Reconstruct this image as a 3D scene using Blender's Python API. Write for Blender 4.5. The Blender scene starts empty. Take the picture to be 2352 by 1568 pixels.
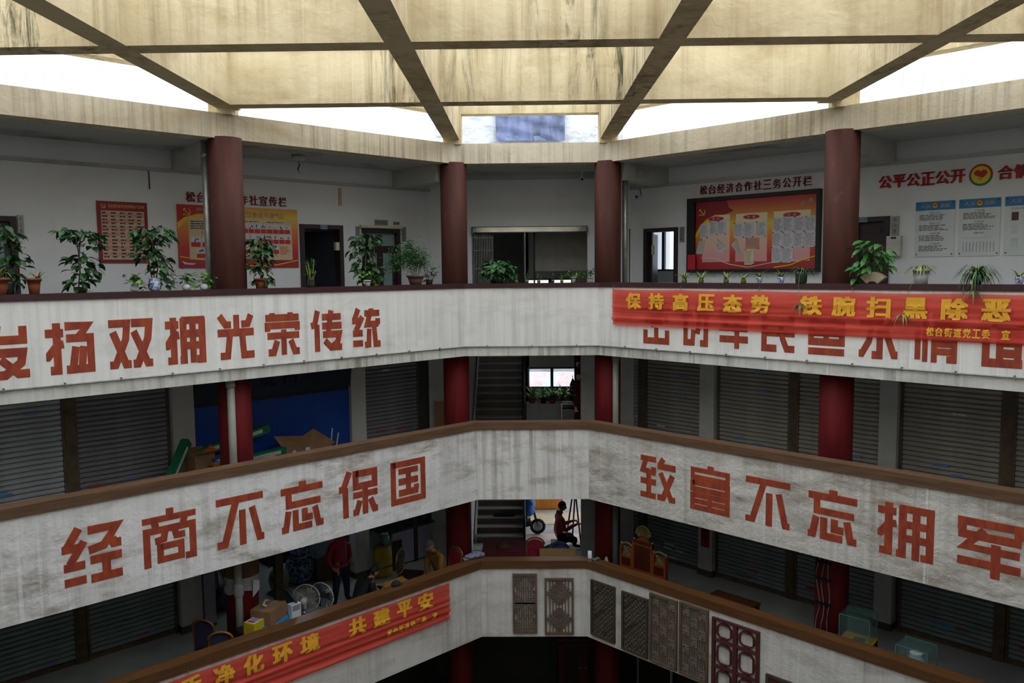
import bpy, bmesh, math, random
from mathutils import Matrix, Vector
random.seed(7)
PI = math.pi
U = 0.86                      # metres per modelling unit (one storey = 3.3 units)
S2 = math.sqrt(.5); T8 = math.tan(PI/8)
scene = bpy.context.scene
col = scene.collection

# ------------------------------------------------------------------ camera
CAM = Vector((-0.1964, -20.4468, 0.3155)); PITCH, ROLL, YAW, FPX = 0.0870, 0.0095, 0.0145, 1876.97
_r = Vector((math.cos(YAW), math.sin(YAW), 0)); _f0 = Vector((-math.sin(YAW), math.cos(YAW), 0))
_fw = _f0*math.cos(PITCH) - Vector((0, 0, math.sin(PITCH))); _up = _f0*math.sin(PITCH) + Vector((0, 0, math.cos(PITCH)))
_er = _r*math.cos(ROLL) - _up*math.sin(ROLL); _cu = _r*math.sin(ROLL) + _up*math.cos(ROLL)
cd = bpy.data.cameras.new('camera'); cam = bpy.data.objects.new('camera', cd); col.objects.link(cam)
cam.matrix_world = Matrix(((_er.x, _cu.x, -_fw.x, CAM.x*U), (_er.y, _cu.y, -_fw.y, CAM.y*U), (_er.z, _cu.z, -_fw.z, CAM.z*U), (0, 0, 0, 1)))
cd.sensor_width = 36; cd.lens = FPX/2352*36; cd.sensor_fit = 'HORIZONTAL'; cd.clip_start = .05; cd.clip_end = 500
scene.camera = cam

# ------------------------------------------------------------------ sky and exposure
wd = bpy.data.worlds.new('overcast_sky'); scene.world = wd; wd.use_nodes = True
_n = wd.node_tree; _bg = _n.nodes['Background']
_bg.inputs['Color'].default_value = (0.87, 0.93, 1.0, 1); _bg.inputs['Strength'].default_value = 1.6
vs = scene.view_settings; vs.view_transform = 'Standard'; vs.look = 'None'; vs.exposure = 1.22; vs.gamma = 1.0; vs.use_curve_mapping = False
scene.cycles.max_bounces = 10; scene.cycles.diffuse_bounces = 6; scene.cycles.transparent_max_bounces = 8

# ------------------------------------------------------------------ materials
MATS = {}
def _nodes(name):
    m = bpy.data.materials.new(name); m.use_nodes = True; nt = m.node_tree
    b = nt.nodes['Principled BSDF']; MATS[name] = m
    return m, nt, b
def _lin(c): return tuple((v/12.92 if v <= .04045 else ((v+.055)/1.055)**2.4) for v in c)
def rgb(h):
    h = h.lstrip('#'); return _lin(tuple(int(h[i:i+2], 16)/255 for i in (0, 2, 4)))
def _noise(nt, scale, detail=4, sc=(1, 1, 1), dist=0.0, rough=.55, off=(0, 0, 0), rot=0.0):
    tc = nt.nodes.new('ShaderNodeTexCoord'); mp = nt.nodes.new('ShaderNodeMapping')
    mp.inputs['Scale'].default_value = sc; mp.inputs['Location'].default_value = off; mp.inputs['Rotation'].default_value = (0, rot, 0)
    nz = nt.nodes.new('ShaderNodeTexNoise'); nz.inputs['Scale'].default_value = scale; nz.inputs['Detail'].default_value = detail
    nz.inputs['Distortion'].default_value = dist; nz.inputs['Roughness'].default_value = rough
    nt.links.new(tc.outputs['Object'], mp.inputs['Vector']); nt.links.new(mp.outputs['Vector'], nz.inputs['Vector'])
    return nz.outputs['Fac']
def _ramp(nt, fac, a, b, lo=0.0, hi=1.0):
    r = nt.nodes.new('ShaderNodeMapRange'); r.clamp = True
    r.inputs['From Min'].default_value = a; r.inputs['From Max'].default_value = b
    r.inputs['To Min'].default_value = lo; r.inputs['To Max'].default_value = hi
    nt.links.new(fac, r.inputs['Value']); return r.outputs['Result']
def _mix(nt, fac, a, b):
    x = nt.nodes.new('ShaderNodeMix'); x.data_type = 'RGBA'
    if isinstance(fac, float): x.inputs[0].default_value = fac
    else: nt.links.new(fac, x.inputs[0])
    for k, v in ((6, a), (7, b)):
        if isinstance(v, tuple): x.inputs[k].default_value = (*v[:3], 1)
        else: nt.links.new(v, x.inputs[k])
    return x.outputs[2]
def _bump(nt, b, h, s, d=.02):
    bp = nt.nodes.new('ShaderNodeBump'); bp.inputs['Strength'].default_value = s; bp.inputs['Distance'].default_value = d
    nt.links.new(h, bp.inputs['Height']); nt.links.new(bp.outputs['Normal'], b.inputs['Normal'])
def M(name, c, rough=.6, metal=0.0, var=.12, vs_=6.0, c2=None, stretch=(1, 1, 1), bump=0.0, spec=.35, alpha=None, coat=0.0):
    """plain material: one colour with grain; c2 = second colour of the grain"""
    if name in MATS: return MATS[name]
    if isinstance(c, str): c = rgb(c)
    if isinstance(c2, str): c2 = rgb(c2)
    m, nt, b = _nodes(name)
    a = tuple(max(0, v*(1-var)) for v in c); d = c2 or tuple(min(1, v*(1+var)) for v in c)
    f = _noise(nt, vs_, 5, stretch)
    g = _ramp(nt, f, .32, .68)
    nt.links.new(_mix(nt, g, a, d), b.inputs['Base Color'])
    b.inputs['Roughness'].default_value = rough; b.inputs['Metallic'].default_value = metal
    b.inputs['Specular IOR Level'].default_value = spec; b.inputs['Coat Weight'].default_value = coat
    if alpha is not None: b.inputs['Alpha'].default_value = alpha
    if bump: _bump(nt, b, f, bump)
    return m
def plaster(name, base, stain, dark, streak=.6, blotch=.5, light=None, sfreq=9.0, lightamt=.5, bump=.25, mold=0.0, off=0.0, bs=1.2, diag=0.0, bl=(.46, .74), moldx=()):
    """weathered render: vertical run-off streaks, cloudy grime, pale wash-down marks"""
    m, nt, b = _nodes(name)
    base, stain, dark = rgb(base), rgb(stain), rgb(dark)
    sv = _noise(nt, 1.0, 6, (sfreq, sfreq, .22), .0, .65, (off, off, 0))
    big = _noise(nt, .55, 3, (1, 1, 1), .4, .5, (off+3, 1, off))
    st = nt.nodes.new('ShaderNodeMath'); st.operation = 'MULTIPLY'
    nt.links.new(_ramp(nt, sv, .45, .70), st.inputs[0]); nt.links.new(_ramp(nt, big, .35, .65, .15, 1), st.inputs[1])
    c = _mix(nt, _ramp(nt, st.outputs[0], 0, 1, 0, streak), base, stain)
    bl_ = _noise(nt, bs, 9, (.8, .8, 1.9 + diag), .25, .66, (off, off*.7, off), .35*(1 if diag < .7 else -1))
    b2 = nt.nodes.new('ShaderNodeMath'); b2.operation = 'MULTIPLY'
    big2 = _noise(nt, .8, 3, (1, 1, 1), .2, .5, (off+9, 4, off))
    nt.links.new(_ramp(nt, bl_, bl[0], bl[1]), b2.inputs[0]); nt.links.new(_ramp(nt, big2, .32, .6, .1, 1), b2.inputs[1])
    c = _mix(nt, _ramp(nt, b2.outputs[0], 0, 1, 0, blotch), c, dark)
    if light:
        lv = _noise(nt, 1.0, 3, (sfreq*1.6, sfreq*1.6, .10), 0, .5, (off+7, 2, 0))
        lm = nt.nodes.new('ShaderNodeMath'); lm.operation = 'MULTIPLY'
        bl3 = _noise(nt, .5, 2, (1.3, 1.3, .3), 0, .5, (off, 8, 3))
        nt.links.new(_ramp(nt, lv, .62, .70), lm.inputs[0]); nt.links.new(_ramp(nt, bl3, .48, .62), lm.inputs[1])
        c = _mix(nt, _ramp(nt, lm.outputs[0], 0, 1, 0, lightamt), c, rgb(light))
    if mold:
        mv = _noise(nt, 1.0, 8, (5, 5, .6), .8, .75, (off+2, 5, 1)); mb = _noise(nt, .33, 2, (1, 1, .1), 0, .5, (off+1, 2, 0))
        mm = nt.nodes.new('ShaderNodeMath'); mm.operation = 'MULTIPLY'
        msk = _ramp(nt, mb, .55, .68)
        if moldx:                                                     # run-off mould in its own places along the beam
            tcx = nt.nodes.new('ShaderNodeTexCoord'); sx = nt.nodes.new('ShaderNodeSeparateXYZ'); nt.links.new(tcx.outputs['Object'], sx.inputs[0]); msk = None
            for a, b_ in moldx:
                k = nt.nodes.new('ShaderNodeMath'); k.operation = 'MULTIPLY'; nt.links.new(_ramp(nt, sx.outputs[0], a*U-.05, a*U+.05), k.inputs[0]); nt.links.new(_ramp(nt, sx.outputs[0], b_*U-.1, b_*U+.1, 1, 0), k.inputs[1])
                if msk is None: msk = k.outputs[0]
                else:
                    q = nt.nodes.new('ShaderNodeMath'); q.operation = 'MAXIMUM'; nt.links.new(msk, q.inputs[0]); nt.links.new(k.outputs[0], q.inputs[1]); msk = q.outputs[0]
        nt.links.new(_ramp(nt, mv, .50, .62), mm.inputs[0]); nt.links.new(msk, mm.inputs[1])
        c = _mix(nt, _ramp(nt, mm.outputs[0], 0, 1, 0, mold), c, rgb('#3d4230'))
    nt.links.new(c, b.inputs['Base Color']); b.inputs['Roughness'].default_value = .85; b.inputs['Specular IOR Level'].default_value = .15
    fine = _noise(nt, 9, 6, (1, 1, 1), .6); _bump(nt, b, fine, bump, .03)
    return m

P_UP = plaster('plaster_upper', '#e6e5e1', '#a9a79c', '#9d988a', .55, .45, '#f6f6f4', 7, .5, .15)
P_MID_L = plaster('plaster_middle', '#dedddb', '#948e84', '#8a7f6e', .6, .85, '#f3f2f0', 8, .6, .5, off=3.3, bs=1.7, diag=.5, bl=(.47, .66))
P_MID_R = plaster('plaster_grimy', '#d2cfc8', '#8a8172', '#807360', .6, .9, '#efede8', 8, .5, .7, off=6.1, bs=1.5, diag=.8, bl=(.40, .66))
P_BAND = plaster('plaster_band', '#d3d2cb', '#6f6c60', '#7d7868', .95, .6, '#efeee8', 7, .6, .3, off=2.9, bl=(.42, .7))
P_MID_F = plaster('plaster_streaked', '#d9d7d2', '#8d8578', '#8a8070', 1.0, .8, '#f6f5f2', 9, .8, .4, off=5.3, bs=1.6, diag=.4, bl=(.5, .7))
P_LOW = plaster('plaster_lower', '#cdcac3', '#8d8476', '#857a68', .7, .8, '#e4e2dc', 8, .4, .4, off=11.0)
P_BEAM = plaster('plaster_cream', '#c8b894', '#8d7852', '#957d54', .9, .95, '#e0d6bb', 5.0, .8, .35, mold=.9, off=1.7, bs=.9)
P_BEAM2 = plaster('plaster_cream_mouldy', '#c8b894', '#8d7852', '#957d54', .9, .95, '#e0d6bb', 5.0, .8, .35, mold=.9, off=1.7, bs=.9, moldx=((-.08, .03), (.22, .95), (-7.6, -6.6), (-6.4, -6.2)))
P_RING = plaster('plaster_ring', '#cabfa8', '#5f5442', '#9a8562', .95, .5, '#dcd6c2', 12, .3, .3, off=4.4)
P_WALL = plaster('plaster_white_wall', '#cdd0d4', '#b9b9b4', '#a5a39a', .2, .35, None, 5, 0, .08, off=2.2, bs=.7)
P_CEIL = plaster('plaster_ceiling', '#a9a8a4', '#928f86', '#55504a', .1, .8, None, 3, 0, .15, off=8.2, bs=.6, bl=(.52, .68))
P_GREY = plaster('plaster_grey_pillar', '#b9b8b4', '#8e8a80', '#77705f', .4, .5, None, 6, 0, .1, off=5.2)
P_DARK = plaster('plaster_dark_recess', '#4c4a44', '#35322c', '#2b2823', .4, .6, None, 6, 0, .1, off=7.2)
P_EXT = plaster('plaster_weathered_outside', '#c6c9cc', '#8d9296', '#6c7176', .3, .9, None, 6, 0, .5, off=1.2, bs=4.0)
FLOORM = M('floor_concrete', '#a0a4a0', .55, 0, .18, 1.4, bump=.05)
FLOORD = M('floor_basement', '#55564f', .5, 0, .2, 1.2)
RAIL_T = M('rail_maroon', '#3a1f22', .45, 0, .2, 3, stretch=(1, 4, 4), spec=.4)
RAIL_W = M('rail_brown_wood', '#5e4632', .5, 0, .3, 4, stretch=(.5, 6, 6), spec=.4)
RAIL_L = M('rail_brown_gloss', '#57391f', .35, 0, .25, 4, stretch=(.5, 6, 6), spec=.5)
def column_mat(name, c, chip, lo, hi):
    m, nt, b = _nodes(name)
    g = _ramp(nt, _noise(nt, 2.0, 5, (3, 3, .5)), .35, .65)
    cc = _mix(nt, g, tuple(v*.8 for v in rgb(c)), tuple(min(1, v*1.2) for v in rgb(c)))
    k = _ramp(nt, _noise(nt, 7, 5, (1, 1, .8), .5), lo, hi)
    nt.links.new(_mix(nt, k, cc, rgb(chip)), b.inputs['Base Color']); b.inputs['Roughness'].default_value = .68
    b.inputs['Specular IOR Level'].default_value = .2
    return m
C_TOP = column_mat('column_maroon', '#472720', '#6f4c42', .64, .84)
C_LOW = column_mat('column_red', '#66171b', '#b9b0aa', .735, .745)
def paint_mat():
    m, nt, b = _nodes('slogan_paint')
    f = _ramp(nt, _noise(nt, 3.0, 6, (3, 3, 1), .7), .38, .72)
    nt.links.new(_mix(nt, f, rgb('#84301f'), rgb('#a8491f')), b.inputs['Base Color']); b.inputs['Roughness'].default_value = .7
    return m
PAINT = paint_mat()
PAINT_E = M('slogan_paint_edge', '#b5683a', .7, 0, .15, 8)
GALV = M('galvanised_pipe', '#8f908a', .4, .6, .2, 8)
PVC = M('pvc_pipe', '#8f9086', .45, 0, .15, 3)

# ------------------------------------------------------------------ geometry helpers
FR = {'W': (Vector((0, 0, 0)), 0.0), 'F': (Vector((0, 0, 0)), 0.0), 'L': (Vector((-1.905, 0, 0)), PI/4), 'R': (Vector((1.905, 0, 0)), -PI/4)}
def tow(fr, p):
    o, a = FR[fr]; return o + Matrix.Rotation(a, 3, 'Z') @ Vector(p)
class MB:
    def __init__(s): s.v = []; s.f = []; s.mi = []
    def add(s, v, f, m=0):
        n = len(s.v); s.v += [tuple(p) for p in v]; s.f += [tuple(i+n for i in q) for q in f]; s.mi += [m]*len(f); return s
    def box(s, x0, x1, y0, y1, z0, z1, m=0):
        return s.add([(x0, y0, z0), (x1, y0, z0), (x1, y1, z0), (x0, y1, z0), (x0, y0, z1), (x1, y0, z1), (x1, y1, z1), (x0, y1, z1)],
                     [(3, 2, 1, 0), (4, 5, 6, 7), (0, 1, 5, 4), (1, 2, 6, 5), (2, 3, 7, 6), (3, 0, 4, 7)], m)
    def quad(s, a, b, c, d, m=0): return s.add([a, b, c, d], [(0, 1, 2, 3)], m)
    def prism(s, poly, z0, z1, m=0, plane='xy'):
        n = len(poly)
        w = {'xy': lambda p, h: (p[0], p[1], h), 'xz': lambda p, h: (p[0], h, p[1]), 'yz': lambda p, h: (h, p[0], p[1])}[plane]
        v = [w(p, z0) for p in poly] + [w(p, z1) for p in poly]
        f = [tuple(range(n))[::-1], tuple(range(n, 2*n))] + [(i, (i+1) % n, n+(i+1) % n, n+i) for i in range(n)]
        return s.add(v, f, m)
    def lathe(s, prof, n=14, c=(0, 0), m=0, cap=True):
        v = []; f = []; k = len(prof)
        for r, z in prof:
            for i in range(n): v.append((c[0]+r*math.cos(2*PI*i/n), c[1]+r*math.sin(2*PI*i/n), z))
        for j in range(k-1):
            for i in range(n): f.append((j*n+i, j*n+(i+1) % n, (j+1)*n+(i+1) % n, (j+1)*n+i))
        if cap: f += [tuple(range(n))[::-1], tuple((k-1)*n+i for i in range(n))]
        return s.add(v, f, m)
    def tube(s, pts, r, n=8, m=0, r1=None):
        pts = [Vector(p) for p in pts]; k = len(pts); v = []; f = []
        for i, p in enumerate(pts):
            t = (pts[min(i+1, k-1)] - pts[max(i-1, 0)]).normalized()
            a = t.cross(Vector((0, 0, 1))); a = a.normalized() if a.length > 1e-3 else Vector((1, 0, 0))
            b = t.cross(a).normalized(); rr = r if r1 is None else r+(r1-r)*i/max(1, k-1)
            for j in range(n): v.append(p + a*rr*math.cos(2*PI*j/n) + b*rr*math.sin(2*PI*j/n))
        for i in range(k-1):
            for j in range(n): f.append((i*n+j, i*n+(j+1) % n, (i+1)*n+(j+1) % n, (i+1)*n+j))
        f += [tuple(range(n))[::-1], tuple((k-1)*n+j for j in range(n))]
        return s.add(v, f, m)
    def ball(s, c, rx, ry=None, rz=None, n=12, k=8, m=0):
        ry = ry or rx; rz = rz or rx
        v = [(c[0], c[1], c[2]+rz)]; f = []
        for j in range(1, k):
            t = PI*j/k
            for i in range(n): v.append((c[0]+rx*math.sin(t)*math.cos(2*PI*i/n), c[1]+ry*math.sin(t)*math.sin(2*PI*i/n), c[2]+rz*math.cos(t)))
        v.append((c[0], c[1], c[2]-rz)); e = len(v)-1
        for i in range(n):
            f.append((0, 1+i, 1+(i+1) % n)); f.append((e, e-n+(i+1) % n, e-n+i))
        for j in range(k-2):
            for i in range(n): f.append((1+j*n+i, 1+(j+1)*n+i, 1+(j+1)*n+(i+1) % n, 1+j*n+(i+1) % n))
        return s.add(v, f, m)
    def xf(s, mat):
        s.v = [tuple(mat @ Vector(p)) for p in s.v]; return s
    def mesh(s, name, mats, smooth=False):
        me = bpy.data.meshes.new(name); me.from_pydata([(x*U, y*U, z*U) for x, y, z in s.v], [], s.f)
        if not isinstance(mats, (list, tuple)): mats = [mats]
        for m in mats: me.materials.append(m)
        if len(mats) > 1: me.polygons.foreach_set('material_index', s.mi)
        if smooth: me.polygons.foreach_set('use_smooth', [True]*len(s.f))
        bm = bmesh.new(); bm.from_mesh(me); bmesh.ops.recalc_face_normals(bm, faces=bm.faces); bm.to_mesh(me); bm.free()
        me.update(); return me
    def obj(s, name, mats, parent=None, fr='W', loc=(0, 0, 0), rz=0.0, smooth=False):
        return place(s.mesh(name, mats, smooth), name, parent, fr, loc, rz)
def place(me, name, parent=None, fr='W', loc=(0, 0, 0), rz=0.0, rot=None):
    o = bpy.data.objects.new(name, me); col.objects.link(o)
    if parent is not None:
        o.parent = parent; o.location = Vector(loc)*U; o.rotation_euler = rot or (0, 0, rz)
    else:
        o.location = tow(fr, loc)*U; o.rotation_euler = (0, 0, FR[fr][1]+rz) if rot is None else rot
    return o
def tag(o, label, cat, group=None, kind=None):
    o['label'] = label; o['category'] = cat
    if group: o['group'] = group
    if kind: o['kind'] = kind
    return o
def thing(name, label, cat, fr='W', loc=(0, 0, 0), rz=0.0, group=None):
    return tag(place(None, name, None, fr, loc, rz), label, cat, group)
def struct(o, label=None):
    o['kind'] = 'structure'
    if label: o['label'] = label
    return o
_tc = bpy.data.curves.new('lettering', 'FONT'); _to = bpy.data.objects.new('lettering', _tc)
def text_geo(body, size=1.0, bold=0.0, bev=0.0):
    """outline of a line of text as 2-D points and faces, lower left at 0,0"""
    if not _to.users_collection: col.objects.link(_to)
    _tc.body = body; _tc.size = 1.0; _tc.offset = bold; _tc.resolution_u = 2
    bpy.context.view_layer.update()
    ev = _to.evaluated_get(bpy.context.evaluated_depsgraph_get()); me = ev.to_mesh()
    v = [(p.co.x, p.co.y) for p in me.vertices]; f = [tuple(q.vertices) for q in me.polygons]
    ev.to_mesh_clear(); col.objects.unlink(_to)
    if not v: return [], []
    x0 = min(p[0] for p in v); y0 = min(p[1] for p in v)
    return [((p[0]-x0)*size, (p[1]-y0)*size) for p in v], f
def text_fit(mb, body, x0, x1, z0, z1, y, m=0, bold=0.0, fn=None):
    v, f = text_geo(body, 1.0)
    if not v: return
    w = max(p[0] for p in v); h = max(p[1] for p in v); bx = bold*(x1-x0)/w; bz = bold*(z1-z0)/h
    for dx, dz in (((-1, -.6), (1, -.6), (-1, .6), (1, .6), (0, 0)) if bold else ((0, 0),)):
        q = [(x0+bx+p[0]/w*(x1-x0-2*bx)+dx*bx, z0+bz+p[1]/h*(z1-z0-2*bz)+dz*bz) for p in v]
        mb.add([(a, y if fn is None else fn(a, b), b) for a, b in q], f, m)

# ------------------------------------------------------------------ plan of the atrium: an octagon on the column line
W0, LW = 3.81, 11.74
PTS = [Vector((-W0/2, 0)), Vector((W0/2, 0))]
for d, l in ((-45, LW), (-90, W0), (-135, LW), (180, W0), (135, LW), (90, W0)):
    a = math.radians(d); PTS.append(PTS[-1] + Vector((math.cos(a), math.sin(a)))*l)
SEGN = ['front', 'right', 'side_right', 'back_right', 'back', 'back_left', 'side_left', 'left']
SEGL = [W0, LW]*4
def seg_frame(i):
    a, b = PTS[i], PTS[(i+1) % 8]; return a, math.atan2((b-a).y, (b-a).x), (b-a).length
for i in range(8):
    a, ang, l = seg_frame(i); FR['S%d' % i] = (Vector((a.x, a.y, 0)), ang)
def ring_seg(i, o1, o2, z0, z1, name, mat, label=None, fr=None, e0=0, e1=0):
    """mitred run of wall along side i between offsets o1..o2 (positive = outward) of the column line"""
    l = SEGL[i]; t = T8
    fr = {0: 'F', 1: 'R', 7: 'L'}.get(i, 'S%d' % i); sh = {'F': -W0/2, 'L': -LW}.get(fr, 0)
    poly = [(sh-o1*t-e0, o1), (sh+l+o1*t+e1, o1), (sh+l+o2*t+e1, o2), (sh-o2*t-e0, o2)]
    return struct(MB().prism(poly, z0, z1).obj(name, mat, None, fr), label)

D3, D2, D1 = .661, 1.426, 1.554
FL3, FL2, FL1, FL0 = -1.1, -4.35, -7.65, -11.3
LEVELS = [('top', D3, 0.0, -.110, -1.76, FL3, RAIL_T), ('middle', D2, -3.251, -3.422, -5.11, FL2, RAIL_W), ('lower', D1, -6.551, -6.736, -8.43, FL1, RAIL_L)]
PARA = {}
for ln, d, rt, wt, wb, fl, rm in LEVELS:
    for i in range(8):
        near = i in (0, 1, 7)
        if ln == 'top' and i == 4: continue
        pm = {'top': P_UP, 'middle': P_MID_R if i == 1 else (P_MID_F if i == 0 else P_MID_L), 'lower': P_LOW}[ln]
        if ln == 'top': ring_seg(i, -d, -d+.16, wb, -1.54, 'wall_parapet_edge_%s' % SEGN[i], P_BAND, 'run-off stained slab edge under the top parapet')
        PARA[ln, i] = ring_seg(i, -d, -d+.16, -1.54 if ln == 'top' else wb, wt, 'wall_parapet_%s_%s' % (ln, SEGN[i]), pm, 'white rendered gallery parapet')
        if ln == 'top': ring_seg(i, -d-.03, -d+.36, wt, rt, 'trim_rail_%s_%s' % (ln, SEGN[i]), rm, 'dark wooden parapet capping')
        else: ring_seg(i, -d-.04, -d+.26, wt, rt, 'trim_rail_%s_%s' % (ln, SEGN[i]), rm, 'brown wooden parapet capping')
        ring_seg(i, -d+.16, 2.3, fl-.28, fl, 'floor_gallery_%s_%s' % (ln, SEGN[i]), [FLOORM])
# roof of the top gallery, its edge beam, ground
for i in range(8):
    ring_seg(i, -.17, .3, 2.92, 3.40, 'wall_ring_beam_%s' % SEGN[i], P_RING, 'cream edge beam streaked by run-off')
    ring_seg(i, .3, 3.2, 2.93, 3.3, 'ceiling_gallery_%s' % SEGN[i], P_CEIL)
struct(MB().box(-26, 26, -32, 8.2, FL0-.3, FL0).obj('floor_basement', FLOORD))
# columns
for i in range(8):
    pass
def column_at(p, name):
    c = (p.x, p.y)
    t = place(None, name, None, 'W', (p.x, p.y, FL0)); struct(t)
    MB().lathe([(.325, FL3-FL0-.3), (.325, 2.95-FL0)], 28, m=0).obj('column_shaft', C_TOP, t, smooth=True)
    for a, b in ((FL0, FL1-.28), (FL1, FL2-.28), (FL2, FL3-.28)):
        MB().lathe([(.325, a-FL0), (.325, b-FL0)], 28).obj('column_shaft', C_LOW, t, smooth=True)
    MB().box(-.22, .22, -.22, .22, 3.38-FL0, 4.6-FL0).obj('stub', P_BEAM, t)
    return t
cps = []
for i in range(8):
    a, b = PTS[i], PTS[(i+1) % 8]; cps.append(a)
    if i % 2: cps.append((a+b)/2)
for k, p in enumerate(cps): column_at(p, 'column_%d' % (k+1))
# roof grid of deep cream beams open to the sky
ZB, ZT = 3.5, 4.52
YB = [(-4.65, -4.25, 5.85), (-8.75, -8.34, 10.1), (-12.3, -11.9, 10.1), (-16.4, -16.0, 5.85)]
for k, (a, b, hx) in enumerate(YB):
    o = MB().box(-hx, hx, a, b, ZB, ZT).obj('beam_roof_%d' % (k+1), P_BEAM2 if k == 1 else P_BEAM); struct(o, 'cream roof beam running across the atrium')
    MB().box(-hx, hx, a-.05, b+.05, ZT, ZT+.07).obj('beam_cap', P_BEAM, o)
for k, (x, ya, yb) in enumerate(((-1.92, -20.2, .2), (1.90, -20.2, .2), (-5.92, -16.2, -4.1), (5.74, -16.2, -4.1), (-10.1, -12.1, -8.4), (10.1, -12.1, -8.4))):
    o = MB().box(x-.19, x+.19, ya, yb, ZB-.006, ZT-.01).obj('beam_long_%d' % (k+1), P_BEAM); struct(o, 'cream roof beam running lengthwise')
for i in range(8):
    ring_seg(i, -.12, .2, 4.12, 4.55, 'beam_perimeter_%s' % SEGN[i], P_BEAM, 'cream perimeter beam under the roof grid')

# ------------------------------------------------------------------ painted slogans
G = {
'不': '0,92 100,92|42,92 16,8 0,8|54,70 54,0|75,72 90,8 100,8',
'忘': '0,86 100,86|43,95 60,95|18,86 18,56 94,56|17,44 10,7 0,7|33,44 33,7 72,7|55,44 55,24 74,24|80,44 88,7 100,7',
'保': '27,100 11,64 0,64|16,66 16,0|43,92 93,92 93,64 43,64 43,100|67,64 67,0|36,45 100,45|53,32 44,7 35,7|81,32 91,7 100,7',
'国': '0,93 93,93 93,7 7,7 7,100|22,76 78,76|22,52 78,52|22,26 78,26|50,76 50,26|73,26 73,40',
'经': '29,100 9,70|0,67 32,67|37,76 12,40|2,35 37,35|2,9 38,9|44,93 93,93 70,62 44,58|84,71 88,62 100,62|46,40 100,40|73,40 73,8|46,7 100,7',
'商': '44,97 58,97|0,86 100,86|21,86 25,68|80,86 74,68|7,0 7,66 93,66 93,7 78,7|42,66 38,48 22,46|58,66 62,50 78,50|31,34 70,34 70,10 31,10 31,40',
'致': '0,94 45,94|16,94 6,66 44,62|38,76 38,62|24,62 24,8|0,40 45,40|0,7 45,7|66,100 55,82|50,81 100,81|92,64 66,8 50,8|58,66 88,7 100,7',
'富': '44,97 60,97|5,78 5,90 95,90 95,78|0,73 100,73|5,61 95,61 95,46 5,46 5,66|5,33 95,33 95,5 5,5 5,38|50,33 50,5|5,19 95,19',
'拥': '20,100 20,7 4,7|0,84 33,84|34,62 20,60 5,40 0,40|45,98 45,7 35,7|40,93 100,93|93,98 93,7 78,7|69,93 69,0|45,64 93,64|45,38 93,38',
'军': '6,76 6,93 94,93 94,76|0,70 98,70|42,82 11,48 96,48|0,22 98,22|60,60 60,0',
'发': '12,96 10,72 90,72 90,98|40,100 30,46 2,8|28,48 88,48 84,28 52,6 24,6|44,36 78,7 100,7',
'扬': '24,100 24,7 8,7|0,80 38,80|38,58 24,56 4,34 0,34|42,93 90,93 70,70|44,69 96,69 96,7 80,7|64,52 56,7 42,7|81,52 75,7 62,7',
'双': '0,93 42,93 38,60 13,8 0,8|9,76 37,8 49,8|52,93 94,93 90,60 65,8 54,8|57,76 88,8 100,8',
'光': '52,100 52,60|6,99 22,78 37,78|93,99 84,79 66,78|0,60 100,60|34,60 26,8 6,8|67,60 71,8 100,8',
'荣': '20,100 20,88|74,100 74,88|0,88 100,88|5,57 5,70 95,70 95,57|4,46 100,46|53,60 53,0|33,34 22,7 6,7|74,34 86,7 100,7',
'传': '22,100 12,66 0,63|19,66 19,0|66,100 56,48|36,84 98,84|36,62 100,62|38,41 92,41 86,20 64,8|44,26 64,8 100,8',
'统': '22,100 8,72|0,70 30,70|36,80 12,44|2,38 36,38|2,12 36,12|68,100 68,90|44,88 98,88|64,88 53,60 94,60|92,74 92,58|60,48 58,8 44,7|78,56 83,8 100,8',
'密': '44,97 58,97|5,80 5,91 95,91 95,80|20,74 12,54|36,76 36,54 74,54|74,78 30,46|84,74 92,56|8,34 8,6 92,6 92,34|50,40 50,6',
'切': '0,72 42,78|18,98 18,8 44,8 47,40|54,92 94,92 92,7 72,7|72,92 62,30',
'民': '6,93 90,93 90,66 6,66|7,98 7,7 46,7|6,42 100,42|56,66 64,30 76,7 100,7',
'鱼': '34,100 10,78|26,90 74,90 62,74|7,68 93,68 93,28 7,28 7,72|50,68 50,28|7,48 93,48|0,7 100,7',
'水': '54,100 54,7 34,7|0,72 34,72 26,36 8,9 0,9|94,86 68,62|66,64 90,9 100,9',
'情': '6,72 6,4|24,100 24,0|40,92 100,92|46,79 94,79|36,66 100,66|70,100 70,66|46,0 46,52 93,52 93,7 76,7|46,37 93,37|46,22 93,22',
'谊': '8,98 24,86|0,66 22,66 22,7 36,7|42,76 42,88 97,88 97,76|64,98 76,98|52,5 52,66 90,66 90,5|52,46 90,46|52,26 90,26|34,7 100,7',
}
def stroke(mb, pts, w, y0, y1, sx, sz, ox, oz, m=0):
    """a mitred brush stroke of constant width, a few millimetres thick"""
    P = [Vector(p) for p in pts]; L = []; R_ = []
    for i, p in enumerate(P):
        d0 = (p-P[i-1]).normalized() if i else (P[1]-p).normalized()
        d1 = (P[i+1]-p).normalized() if i < len(P)-1 else d0
        n0 = Vector((-d0.y, d0.x)); n1 = Vector((-d1.y, d1.x)); b = n0+n1
        k = max(.35, 1+n0.dot(n1)); off = b/k*w/2 if b.length > .2 else n0*w/2
        if off.length > w: off = off.normalized()*w
        L.append(p+off); R_.append(p-off)
    for i in range(len(P)-1):
        q = [R_[i], R_[i+1], L[i+1], L[i]]
        q = [(ox+a.x*sx, oz+a.y*sz) for a in q]
        mb.prism(q, y0, y1, m, 'xz')
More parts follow.
